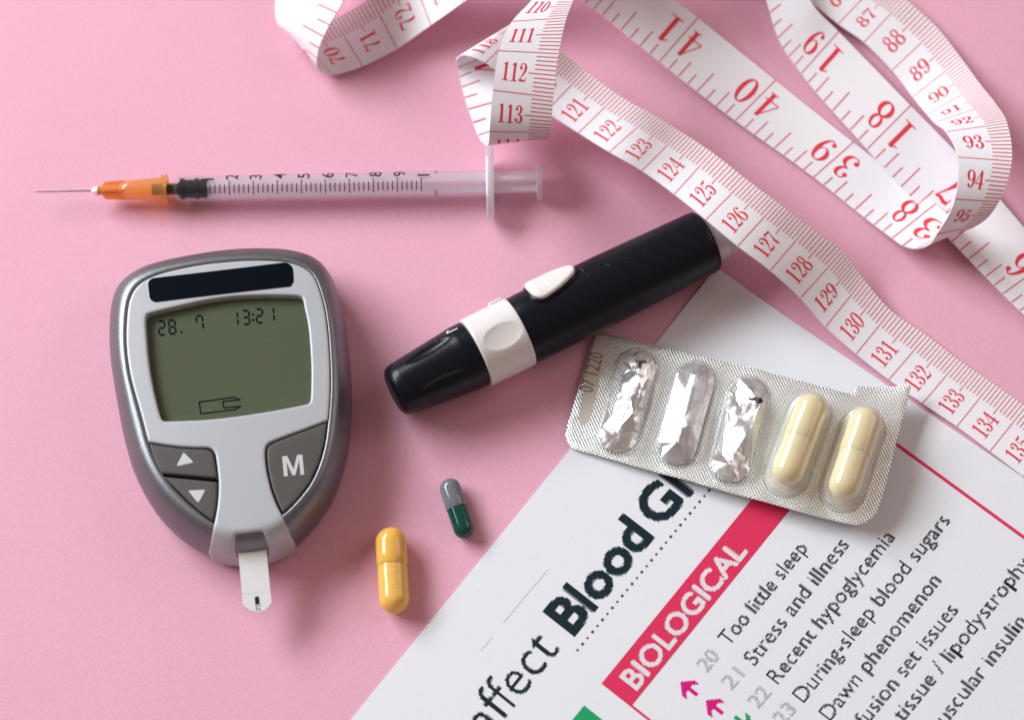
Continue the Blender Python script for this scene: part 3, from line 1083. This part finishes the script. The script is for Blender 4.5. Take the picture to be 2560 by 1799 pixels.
for p, q in (((965, 1050), (1225, 745)), ((835, 1212), (902, 1133))):
    (a, b), (c, d) = uv(D1(*p)), uv(D1(*q))
    fr.append(rect_uv(a, c, b - .07, b + .07, 0.05))
obj('faint_rule', join(*fr), mat('faint_ink', (0.60, 0.60, 0.63), 0.7), sheet, smooth=False)


def print_text(name, body, p0, p1, cap_mm, mats, cell, bold=0.0, lift=0.07, th=(0.55, 0.25, 9)):
    """low-resolution printed lettering: every printed dot is a small square of ink"""
    P, T = text_tris(body, bold)
    a, b = uv(p0), uv(p1)
    x0, x1 = P[:, 0].min(), P[:, 0].max()
    ht = {}
    Pc, _ = text_tris('H', bold)
    capu = Pc[:, 1].max()
    Q = np.stack([(P[:, 0] - x0) / (x1 - x0) * (b[0] - a[0]), P[:, 1] / capu * cap_mm], 1)
    lo, C = coverage(Q, T, cell)
    V, F, MI = [], [], []
    lvl = np.where(C >= th[0], 0, np.where(C >= th[1], 1, 9))
    for j in range(C.shape[0]):
        i = 0
        while i < C.shape[1]:
            k = lvl[j, i]
            if k == 9 or k >= len(mats):
                i += 1
                continue
            i2 = i
            while i2 < C.shape[1] and lvl[j, i2] == k:
                i2 += 1
            n = len(V)
            for x, y in ((i, j), (i2, j), (i2, j + 1), (i, j + 1)):
                uu, vv = a[0] + lo[0] + x * cell, a[1] + (b[1] - a[1]) * ((lo[0] + x * cell) / (b[0] - a[0])) + lo[1] + y * cell
                w_ = O + pu * uu + pv * vv
                V.append((w_[0], w_[1], PZL + lift))
            F.append((n, n + 1, n + 2, n + 3))
            MI.append(int(k))
            i = i2
    return obj(name, (V, F, MI), mats, sheet, smooth=False)


print_text('title_text', 'affect', D1(886, 1716), D1(1292, 1208), 9.0, [INK, INKMID], 0.36, -0.012, th=(0.5, 0.3, 9))
print_text('title_text', 'Blood', D1(1366, 1126), D2(578, 474), 9.0, [INK, INKMID], 0.42, 0.028, th=(0.5, 0.3, 9))
print_text('title_text', 'Gl', D2(622, 420), D2(826, 190), 9.0, [INK, INKMID], 0.42, 0.028, th=(0.5, 0.3, 9))
print_text('header_text', 'BIOLOGICAL', D2(474, 1430), D2(1166, 566), 5.1, [PAPERWHITE, mat('pink_fringe', (0.75, 0.30, 0.40), 0.7)], 0.36, 0.022, lift=0.09, th=(0.5, 0.3, 9))
rows = [('Too little sleep', (328, 975), (856, 325)), ('Stress and illness', (498, 1107), (1132, 300)), ('Recent hypoglycemia', (655, 1228), (1442, 248)), ('During-sleep blood sugars', (828, 1352), (1808, 140)),
        ('Dawn phenomenon', (1005, 1473), (1748, 540)), ('Infusion set issues', (1170, 1600), (1862, 735)), ('tissue / lipodystrophy', (1490, 1482), (2345, 425)), ('muscular insulin', (1700, 1595), (2318, 815))]
for s_, a, b in rows:
    print_text('list_text', s_, D3(*a), D3(*b), 3.55, [INK, INKMID, INKPALE], 0.40, -0.008, th=(0.62, 0.28, 9))
for s_, a, b in (('20', (180, 1148), (268, 1042)), ('21', (345, 1268), (432, 1165)), ('22', (522, 1392), (612, 1288)), ('23', (690, 1505), (780, 1398))):
    print_text('list_number', s_, D3(*a), D3(*b), 3.4, [INKPALE, mat('paler_ink', (0.62, 0.61, 0.67), 0.7)], 0.42, 0.0, th=(0.5, 0.25, 9))
up_arrow = ['....##....', '...####...', '..######..', '.########.', '####..####'[:3] + '####' + '###', '##..##..##', '#...##...#', '....##....', '....##....', '....##....']


def print_icon(name, px, m, flip=False):
    u0, v0 = uv(px)
    V, F = [], []
    rows_ = up_arrow[::-1] if flip else up_arrow
    c = 0.47
    for j, row in enumerate(rows_):
        for i, ch in enumerate(row):
            if ch == '#':
                q = rect_uv(u0 + (i - 5) * c, u0 + (i - 4) * c, v0 - (j + 1) * c, v0 - j * c, 0.06)
                F.append(tuple(k + len(V) for k in q[1][0]))
                V += q[0]
    obj(name, (V, F), m, sheet, smooth=False)


print_icon('arrow_icon', D2(752, 1378), MAGENTA)
print_icon('arrow_icon', D2(910, 1492), MAGENTA)
print_icon('arrow_icon', D2(1085, 1590), GREEN, True)

# ------------------------------------------------------------------ blister pack
B1 = lambda x, y: (1400 + x / 3.226, 800 + y / 3.226)
B2 = lambda x, y: (1850 + x / 3.226, 850 + y / 3.226)
zb_ = lambda px: 1.3 + 3.9 * (px - 1414) / 862
bp3 = lambda p, h=0: at(*p, zb_(p[0]) + h)
c1, c2, c3 = bp3((1414, 1079)), bp3((2194, 1284)), bp3((2276, 966))
nb_ = (c2 - c1).cross(c3 - c1).normalized()
bz = lambda x, y: c1.z - (nb_.x * (x - c1.x) + nb_.y * (y - c1.y)) / nb_.z
blist = thing('blister_pack', 'silver foil blister pack with three crushed empty bubbles and two full ones', 'blister pack', bp3((1850, 1060)))
bo = [B1(*p) for p in [(286, 93), (250, 200), (200, 370), (140, 570), (90, 740), (58, 850)]] + [B1(*p) for p in [(45, 900), (45, 945), (62, 990), (100, 1030), (170, 1052), (400, 1115), (800, 1230), (1150, 1325), (1613, 1455)]] + \
     [B2(*p) for p in [(330, 1338), (640, 1420), (860, 1476), (940, 1487), (1010, 1470), (1065, 1435), (1105, 1385), (1135, 1310), (1200, 1080), (1280, 750), (1340, 530), (1362, 445), (1374, 400), (1378, 372)]] + \
     [B2(*p) for p in [(1350, 368), (1250, 376), (1130, 382), (1030, 372), (950, 368), (935, 385), (905, 424), (885, 430), (850, 422), (500, 330), (180, 245)]] + [B1(*p) for p in [(1613, 398), (1200, 303), (700, 183)]]
bo = [tuple(bp3(p))[:2] for p in bo]


def foil_z(x, y):
    z = bz(x, y)
    k = bp3(B2(1376, 372))
    d = math.hypot(x - k.x, y - k.y)
    z += 0.9 * max(0, 1 - d / 9) ** 2 + 0.06 * math.sin(x * .5) * math.sin(y * .4)
    return z


obj('foil_sheet', plate(bo, foil_z, skirt=0.35, bevel=0.12, nb=2, grid=1.6, step=0.9), FOIL, blist, angle=30)
# smooth strip with the stamped date
q = [tuple(bp3(B1(*p)))[:2] for p in [(296, 112), (415, 140), (375, 260), (240, 800), (215, 838), (180, 848), (150, 835), (150, 800), (240, 300)]]
obj('date_strip', plate(q, lambda x, y: foil_z(x, y) + 0.05, grid=2, step=1), mat('smooth_foil', (0.80, 0.78, 0.72), 0.45, metal=0.6, bump=0.2, bscale=300), blist, angle=30)
P, T = text_tris('07 1220', 0.0)
a, b = bp3(B1(262, 590)), bp3(B1(352, 275))
ux = (b - a).normalized()
uy = nb_.cross(ux)
k = (b - a).length / (P[:, 0].max() - P[:, 0].min())
dv = [a + ux * ((p[0] - P[:, 0].min()) * k) + uy * (p[1] * k * 1.5) for p in P]
obj('stamped_date', ([(v.x, v.y, foil_z(v.x, v.y) + 0.09) for v in dv], [tuple(t) for t in T]), mat('stamp_shadow', (0.26, 0.25, 0.22), 0.4, metal=0.5), blist, smooth=False)


def stadium(A, B, r, n=12):
    d = (B - A)
    d.z = 0
    d.normalize()
    s_ = Vector((-d.y, d.x, 0))
    out = [A + (-d * math.cos(t) + s_ * math.sin(t)) * r for t in np.linspace(-math.pi / 2, math.pi / 2, n)]
    out += [B + (d * math.cos(t) - s_ * math.sin(t)) * r for t in np.linspace(-math.pi / 2, math.pi / 2, n)]
    return out


def dome(A, B, r, h, flange=0.7, jit=0.0, rings=9, n=12, seed=0, crush=None):
    rnd = random.Random(seed)
    V, F = [], []
    prof = [(r + flange, 0.05), (r + flange * .45, 0.12)]
    for i in range(rings):
        a = math.pi / 2 * i / (rings - 1)
        prof.append((r * math.cos(a) ** 0.8 if i < rings - 1 else 0.02, h * math.sin(a) ** 0.9))
    m = 2 * n
    for j, (rr, hh) in enumerate(prof):
        for p in stadium(A, B, rr, n):
            x, y, z = p.x, p.y, bz(p.x, p.y) + hh
            if j > 1 and jit:
                x += rnd.uniform(-jit, jit)
                y += rnd.uniform(-jit, jit)
                z += rnd.uniform(-jit, jit) * 0.8
            if j > 1 and crush:
                z = bz(x, y) + max(0.35, (z - bz(x, y)) * crush(x, y))
            V.append((x, y, z))
    for j in range(len(prof) - 1):
        F += [(j * m + i, j * m + (i + 1) % m, (j + 1) * m + (i + 1) % m, (j + 1) * m + i) for i in range(m)]
    F.append(tuple((len(prof) - 1) * m + i for i in range(m)))
    return V, F


BUB = [(B1(618, 372), B1(478, 905)), (B1(1090, 468), B1(945, 1005)), (B1(1520, 585), B1(1385, 1140))]


def crumple(A, B, r, h, n_in, seed, tilt, base=0.3):
    """creased sheet over a bubble's footprint: random creases, flat facets"""
    rn = random.Random(seed)
    d = (B - A)
    L = math.hypot(d.x, d.y)
    d = Vector((d.x / L, d.y / L, 0))
    s_ = Vector((-d.y, d.x, 0))
    P = [(p.x, p.y) for p in stadium(A, B, r, 8)]
    H = [base + rn.uniform(0, 0.5) for _ in P]
    nb0 = len(P)
    tries = 0
    while len(P) < nb0 + n_in and tries < 4000:
        tries += 1
        u, v = rn.uniform(-r, L + r), rn.uniform(-r, r)
        du = max(0, -u, u - L)
        q = math.hypot(du, v) / r
        if q > 0.86:
            continue
        p = A + d * u + s_ * v
        if min(math.hypot(p.x - x, p.y - y) for x, y in P) < 1.25:
            continue
        P.append((p.x, p.y))
        H.append(base + h * (1 - q ** 2.2) * rn.uniform(0.45, 1.0) + tilt * v)
    V, _, F, _, _, _ = delaunay_2d_cdt([Vector(p) for p in P], [], [], 0, 1e-6)
    out = []
    for f in F:
        x0, x1, x2 = (V[i] for i in f)
        out.append(tuple(f) if (x1 - x0).cross(x2 - x0) > 0 else tuple(f)[::-1])
    return [(p.x, p.y, bz(p.x, p.y) + H[i]) for i, p in enumerate(V)], out


for i, (a, b) in enumerate(BUB):
    A, B = bp3(a, 2), bp3(b, 2)
    rn = random.Random(20 + i)
    ph = [rn.uniform(0, 6) for _ in range(4)]
    cf = lambda x, y, ph=ph: 0.66 + 0.2 * math.sin(x * .7 + ph[0]) + 0.2 * math.sin(y * .5 + x * .35 + ph[1])
    bub = obj('bubble', dome(A, B, 5.0, 7.0, flange=0.7, jit=0.42, rings=6, n=8, seed=11 + i, crush=cf), CLEAR, blist, angle=28, label='crushed empty bubble')
    obj('torn_foil', crumple(A, B, 4.7, 2.0, 15, 71 + i, (0.34, 0.16, 0.36)[i], 0.2), (FOILPLAIN, FOILDULL, FOILPLAIN)[i], bub, angle=24)
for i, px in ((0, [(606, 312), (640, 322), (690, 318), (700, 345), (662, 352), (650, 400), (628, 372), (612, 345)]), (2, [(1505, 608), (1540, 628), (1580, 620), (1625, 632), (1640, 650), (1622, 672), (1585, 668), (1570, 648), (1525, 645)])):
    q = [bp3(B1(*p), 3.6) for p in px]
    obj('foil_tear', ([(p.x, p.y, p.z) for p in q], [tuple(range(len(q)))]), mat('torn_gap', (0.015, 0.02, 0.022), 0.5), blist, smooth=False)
FULL = [(B2(572, 560), B2(390, 1045), 'cream yellow capsule in the full bubble next to the crushed ones'), (B2(1008, 672), B2(845, 1165), 'cream yellow capsule in the end bubble by the torn foil corner')]
for a, b, lab in FULL:
    A, B = bp3(a, 4.0), bp3(b, 4.0)
    capsule('capsule', lab, A, B, 3.8, CREAM, CREAM, 0.5, group='cream capsules inside the blister pack')
    obj('pocket_floor', plate([tuple(p)[:2] for p in stadium(A, B, 5.6, 16)], lambda x, y: foil_z(x, y) + 0.05, grid=3, step=0.8), mat('smooth_pocket', (0.80, 0.82, 0.80), 0.5, metal=0.55), blist)
    obj('bubble', dome(A, B, 5.0, 8.2, flange=0.8, rings=12, n=20), CLEAR, blist, angle=60, label='clear full bubble')

# ------------------------------------------------------------------ measuring tape
T1 = lambda x, y: (670 + x / 3.827, y / 3.827)
T2 = lambda x, y: (1100 + x / 4.032, y / 4.032)
T3 = lambda x, y: (1400 + x / 3.585, y / 3.585)
T4 = lambda x, y: (1860 + x / 3.28, y / 3.28)
T5 = lambda x, y: (2060 + x / 3.102, 300 + y / 3.102)
T6 = lambda x, y: (1350 + x / 3.227, 180 + y / 3.227)
N_ = lambda x, y: (x, y)
# (centimetre mark, edge with the millimetre ticks, opposite edge, height at each edge)
ROWS = [
    (36.5, (2920, 950), (2800, 1035), 1, 1), (38.1, (2800, 825), (2680, 905), 1.2, 1.2), (40.64, (2628, 648), (2506.5, 735), 1.6, 1.6), (43.18, (2456, 450), (2337, 560), 2.4, 2.4), (45.72, (2276, 265), (2168, 373.5), 2.4, 2.4),
    (48.26, (2096, 80), (2003, 184.5), 4, 2.6), (49.5, (2033, 14), (1946, 98), 7, 4), (50.8, (1985, -80), (1904, -30), 10, 7), (54, (1800, -310), (1740, -190), 12, 12), (58, (1400, -400), (1400, -260), 10, 10),
    (62, (1000, -360), (1060, -230), 12, 12), (64.5, (770, -220), (890, -130), 18, 18), (66.36, T1(180, -220), T1(725, 10), 12, 19), (66.99, T1(85, -20), T1(590, 240), 9, 15.5), (67.31, T1(70, 98), T1(535, 350), 7.5, 13.5),
    (67.63, T1(92, 222), T1(492, 460), 6, 11), (67.95, T1(155, 293), T1(474, 555), 4.6, 8.5), (68.4, T1(285, 430), T1(472, 632), 3, 5.5), (68.9, T1(320, 450), T1(522, 694), 1.6, 3), (69.5, T1(300, 335), T1(607, 716), 2, 2), (70.5, T1(633, 192), T1(905, 635), 2.8, 2.2),
    (71.5, (927, -4), (992.7, 121.5), 5, 3.6), (72.5, (1019, -92), (1077.6, 64), 9, 7), (73.5, (1100, -155), (1158.6, 6.5), 13, 12), (76, (1310, -255), (1370, -130), 22, 22), (79, (1650, -330), (1640, -190), 25, 25), (82.5, (1960, -215), (1850, -120), 14, 14),
    (85.5, (2115, -110), (2010, -8), 4, 4), (86.5, (2200, -47), (2094.8, 61), 3, 3), (87.5, (2262, -2), (2160, 106.7), 2.5, 2.5), (88.5, (2343, 71), (2230, 177), 2.2, 2.2), (89.5, (2404, 148.5), (2282, 244), 4, 3.5), (90.5, (2451.5, 213), (2318.8, 288), 8.5, 9),
    (91.5, (2488, 259), (2337, 308), 15, 16.5), (92.5, (2518, 310), (2366, 331), 21, 22), (93.5, (2529, 403.8), (2393.7, 393.5), 24, 24), (94.5, (2497, 504), (2387, 497), 20, 21), (95.5, T5(1180, 815), T5(873, 880), 12, 13), (95.72, (2422, 570), (2322, 611), 8.5, 9.5), (95.93, (2400, 560), (2290, 622), 6, 6),
    (96.2, (2366, 535), (2258, 615), 4.5, 4.5), (96.52, T5(865, 655), T5(530, 920), 3.2, 3.2), (97.3, (2275, 464), (2175, 555), 1.6, 1.6), (99.06, (2133, 357), (2034, 443.6), 1.0, 1.0), (101.6, (1938, 202), (1838, 302.6), 1.2, 1.2), (104.14, (1744, 46), (1648, 155), 4, 3),
    (106, (1602, -67), (1508, 42), 9, 8), (107, (1540, -125), (1440, -12), 14, 14), (107.6, (1500, -165), (1400, -70), 20, 21), (108.3, (1478, -150), (1372, -80), 29, 29), (109, (1455, -70), (1356, -45), 34, 34), (109.7, T2(1345, 0), T2(930, 0), 36, 36),
    (110.5, T2(1275, 187), T2(725, 222), 37, 37), (111.5, T2(1195, 545), T2(595, 515), 36, 36), (112.5, T2(1143, 982), T2(535, 910), 32, 32), (113.5, T2(1112, 1335), T2(500, 1320), 25, 25), (114.0, T2(1102, 1388), T2(488, 1445), 20, 19.5), (114.4, T2(1070, 1340), T2(462, 1462), 15.5, 15),
    (114.8, T2(1020, 1200), T2(405, 1410), 13, 12.5), (115.57, T2(860, 950), T2(285, 1105), 11.5, 11.5), (116.3, T2(770, 640), T2(212, 850), 12, 11), (116.84, T2(700, 470), T2(178, 680), 14, 12.5), (117.25, T2(665, 310), T2(165, 600), 17, 15.5), (117.7, T2(720, 250), T2(225, 562), 19, 17.5), (118.5, (1312, 62), (1212.8, 157.5), 19, 17),
    (119.5, (1392, 122), (1290, 220), 14, 12), (120.5, (1463, 177), (1364, 280), 10, 8.5), (121.5, (1544.6, 237.6), (1446, 333.4), 8.5, 7.5), (122.5, (1631, 287), (1523.5, 381.4), 9, 8.5), (123.5, (1702.6, 331), (1604.7, 428), 11, 11.5), (124.5, (1780.7, 382.7), (1686, 486.8), 13.5, 15), (125.5, (1864.4, 448.7), (1765, 550), 14.5, 17.5),
    (126.5, (1942.8, 507), (1844, 615.4), 14, 17.2), (127.5, (2020, 565), (1925, 676), 11, 13.5), (128.5, (2105, 628.6), (2001, 744), 7, 8), (129.5, (2158.6, 698.6), (2063.7, 815.8), 4, 4), (130.5, (2227.4, 777), (2140, 884.6), 2, 1.8), (131.5, (2316.7, 839), (2221.8, 949), 1.2, 1), (132.5, (2397.8, 901), (2306, 1008.5), .9, .9),
    (133.5, (2480, 956.8), (2391.8, 1065.8), .8, .8), (134.5, (2564, 1016.7), (2474.8, 1127.5), .8, .8), (135.5, (2648, 1078), (2558, 1190), .8, .8), (138, (2860, 1230), (2770, 1340), .8, .8)]
SS = np.array([r[0] for r in ROWS])
ET = np.array([tuple(at(*r[1], r[3])) for r in ROWS])
EO = np.array([tuple(at(*r[2], r[4])) for r in ROWS])


def tangents(Pp):
    m = np.zeros_like(Pp)
    d = np.diff(Pp, axis=0) / np.diff(SS)[:, None]
    h = np.diff(SS)
    m[1:-1] = (d[:-1] * h[1:, None] + d[1:] * h[:-1, None]) / (h[1:] + h[:-1])[:, None]
    m[0], m[-1] = d[0], d[-1]
    return m


MT, MO = tangents(ET), tangents(EO)


def hermite(Pp, m, s_):
    i = int(np.clip(np.searchsorted(SS, s_) - 1, 0, len(SS) - 2))
    h = SS[i + 1] - SS[i]
    t = (s_ - SS[i]) / h
    return (2 * t ** 3 - 3 * t * t + 1) * Pp[i] + (t ** 3 - 2 * t * t + t) * h * m[i] + (-2 * t ** 3 + 3 * t * t) * Pp[i + 1] + (t ** 3 - t * t) * h * m[i + 1]


def tape_frame(s_):
    a, b = hermite(EO, MO, s_), hermite(ET, MT, s_)
    e = 0.04
    ds = (hermite(EO, MO, s_ + e) + hermite(ET, MT, s_ + e) - hermite(EO, MO, s_ - e) - hermite(ET, MT, s_ - e))
    n = np.cross(ds, b - a)                 # cm face: ticks lie to the left of travel
    n /= np.linalg.norm(n) + 1e-9
    return a, b, n


_fc = {}


def tp(s_, w_, lift):
    """point on the tape: s in cm, w from 0 (inch-tick edge) to 1 (mm-tick edge); lift + = cm face"""
    key = round(s_, 4)
    if key not in _fc:
        _fc[key] = tape_frame(s_)
    a, b, n = _fc[key]
    return a + (b - a) * w_ + n * lift


# does +n face up where the cm face is seen (row 133)?
sgn = 1.0 if tape_frame(133.0)[2][2] > 0 else -1.0
HT = 0.2
V, F = [], []
ss = np.arange(SS[0], SS[-1] + 1e-6, 0.1)
WN = 4
for s_ in ss:
    for j in range(WN + 1):
        V.append(tuple(tp(s_, j / WN, sgn * HT)))
    for j in range(WN + 1):
        V.append(tuple(tp(s_, 1 - j / WN, -sgn * HT)))
m = 2 * (WN + 1)
for i in range(len(ss) - 1):
    for j in range(m):
        F.append((i * m + j, i * m + (j + 1) % m, (i + 1) * m + (j + 1) % m, (i + 1) * m + j))
tape = thing('measuring_tape', 'white measuring tape with red centimetre and inch figures, looped across the top right', 'measuring tape', at(1850, 450, 0))
rb = obj('ribbon', (V, F), TAPE, tape, angle=60)


def circle_pts(cx, cy, rx, ry, thin, thick, n=28):
    return [(cx + rx * math.cos(t), cy + ry * math.sin(t), thin + (thick - thin) * abs(math.cos(t)) ** 1.3) for t in np.linspace(0, 2 * math.pi, n + 1)]


six = [(.42, .90, .05), (.30, .955, .05), (.18, .84, .09), (.10, .62, .14), (.09, .40, .16), (.14, .14, .11), (.30, .03, .045), (.45, .13, .12), (.50, .32, .16), (.44, .50, .11), (.31, .585, .04), (.19, .52, .04), (.13, .40, .06)]
GL = {'0': [(circle_pts(.3, .5, .21, .455, .045, .16), 0)],
      '1': [([(.32, .02, .16), (.32, .97, .16)], 0), ([(.10, .022, .045), (.54, .022, .045)], 0), ([(.10, .83, .03), (.22, .89, .05), (.32, .965, .04)], 0)],
      '2': [([(.10, .72, .05), (.14, .88, .05), (.29, .96, .045), (.44, .88, .12), (.48, .70, .16), (.40, .50, .11), (.24, .28, .05), (.08, .07, .035)], 1), ([(.07, .06, .10), (.22, .09, .12), (.40, .055, .10), (.50, .10, .05), (.54, .25, .03)], 1), ('ball', .16, .72, .085)],
      '3': [([(.10, .80, .045), (.18, .92, .05), (.30, .96, .05), (.43, .88, .12), (.45, .73, .14), (.38, .58, .08), (.22, .525, .035)], 1), ([(.22, .53, .035), (.39, .47, .08), (.49, .33, .15), (.46, .14, .13), (.32, .03, .05), (.16, .06, .045), (.09, .18, .05)], 1), ('ball', .15, .78, .08), ('ball', .14, .21, .085)],
      '4': [([(.41, .02, .15), (.41, .97, .15)], 0), ([(.40, .96, .04), (.03, .29, .04)], 0), ([(.03, .285, .045), (.58, .285, .045)], 0), ([(.26, .022, .045), (.56, .022, .045)], 0)],
      '5': [([(.13, .92, .09), (.30, .885, .11), (.44, .92, .10), (.49, .97, .03)], 1), ([(.14, .93, .035), (.12, .50, .035)], 0), ([(.12, .50, .04), (.25, .60, .05), (.41, .56, .11), (.50, .36, .16), (.43, .12, .12), (.27, .03, .045), (.12, .10, .05), (.09, .20, .05)], 1), ('ball', .15, .22, .085)],
      '6': [(six, 1), ('ball', .43, .84, .08)],
      '7': [([(.06, .88, .10), (.20, .92, .12), (.38, .88, .11), (.53, .94, .05)], 1), ([(.07, .97, .03), (.06, .72, .03)], 0), ([(.54, .95, .035), (.40, .62, .06), (.29, .30, .14), (.29, .02, .16)], 1)],
      '8': [(circle_pts(.3, .745, .155, .215, .05, .11, 24), 0), (circle_pts(.3, .27, .195, .245, .05, .15, 24), 0)],
      '9': [([(.6 - x, 1 - y, w_) for x, y, w_ in six], 1), ('ball', .17, .16, .08)]}


def glyph(ch):
    """quads of a heavy-and-hairline serif figure, box about 0.6 x 1"""
    out = []
    for st in GL[ch]:
        if st[0] == 'ball':
            _, cx, cy, r = st
            out.append([[(cx + r * math.cos(t), cy + r * math.sin(t)) for t in np.linspace(0, 2 * math.pi, 12, endpoint=False)]])
            continue
        pts = st[0]
        if st[1]:
            pts = [tuple(p) for p in spline(pts, 5)]
        elif len(pts) == 2:
            (x0, y0, w0), (x1, y1, w1) = pts
            pts = [(x0 + (x1 - x0) * t, y0 + (y1 - y0) * t, w0) for t in np.linspace(0, 1, 5)]
        L, Rr = [], []
        for i, p in enumerate(pts):
            a, b = pts[max(0, i - 1)], pts[min(len(pts) - 1, i + 1)]
            if i in (0, len(pts) - 1) and math.hypot(pts[0][0] - pts[-1][0], pts[0][1] - pts[-1][1]) < 1e-6:
                a, b = pts[-2], pts[1]
            dx, dy = b[0] - a[0], b[1] - a[1]
            l = math.hypot(dx, dy) + 1e-9
            wd_ = p[2] * 0.96
            nx, ny = -dy / l * wd_ / 2, dx / l * wd_ / 2
            L.append((p[0] + nx, p[1] + ny))
            Rr.append((p[0] - nx, p[1] - ny))
        out.append([[L[i], L[i + 1], Rr[i + 1], Rr[i]] for i in range(len(pts) - 1)])
    return out


def tape_poly(store, poly, lift):
    n = len(store[0])
    store[0].extend([tuple(tp(s_, w_, lift)) for s_, w_ in poly])
    store[1].append(tuple(range(n, n + len(poly))))


def tape_line(store, s_, w0, w1, half, lift):
    n = max(1, int(abs(w1 - w0) / 0.25 + .99))
    for i in range(n):
        a, b = w0 + (w1 - w0) * i / n, w0 + (w1 - w0) * (i + 1) / n
        tape_poly(store, [(s_ - half, a), (s_ + half, a), (s_ + half, b), (s_ - half, b)], lift)


WMM = 14.0
LCM, LIN = sgn * (HT + 0.04), -sgn * (HT + 0.04)
cm, cmt, inch, incht = ([], []), ([], []), ([], []), ([], [])
shown_cm = [(66, 75), (85, 97), (109, 138)]
for lo, hi in shown_cm:
    for k in range(lo, hi + 1):
        for j in range(10):
            s_ = k - 0.5 + j / 10
            if not (SS[0] + .3 < s_ < SS[-1] - .3):
                continue
            if j == 0:
                tape_line(cmt, s_, 0, 1, 0.012, LCM)
            else:
                tape_line(cmt, s_, 0.55 if j == 5 else 0.645, 1.0, 0.0125, LCM)
        body = str(k)
        if k + .5 > SS[-1] - .5:
            continue
        wd = 2.0 if len(body) == 3 else 2.45
        gh = 4.5 if len(body) == 3 else 4.3
        x = 0.525 * WMM - wd * len(body)
        for ch in body:
            for si, st in enumerate(glyph(ch)):
                for q in st:
                    tape_poly(cm, [(k - (py - .5) * gh / 10, (x + px / .6 * wd) / WMM) for px, py in q], LCM + sgn * 0.012 * (si + 1))
            x += wd
for lo, hi in [(15, 21), (25, 29), (36, 42), (44, 47)]:
    for k in range(lo, hi + 1):
        for j in range(8):
            s_ = (k + j / 8) * 2.54
            if not (SS[0] + .3 < s_ < SS[-1] - .3):
                continue
            ln = 1.0 if j == 0 else 0.42 if j == 4 else 0.33 if j % 2 == 0 else 0.22
            tape_line(incht, s_, 0, ln, 0.016 if j == 0 else 0.018, LIN)
        body = str(k)
        gw, gh = 4.6, 7.3
        for n, ch in enumerate(body):
            for si, st in enumerate(glyph(ch)):
                for q in st:
                    # heads point to the inch edge; the two figures straddle the inch line
                    tape_poly(inch, [(k * 2.54 + (n - 0.5) * 0.70 + (px - .3) / .6 * gw / 10, 0.80 - py * gh / WMM) for px, py in q], LIN - sgn * 0.012 * (si + 1))
obj('centimetre_figures', cm, TAPERED, rb, smooth=False)
obj('centimetre_ticks', cmt, TICKRED, rb, smooth=False)
obj('inch_figures', inch, TAPERED, rb, smooth=False)
obj('inch_ticks', incht, TICKRED, rb, smooth=False)
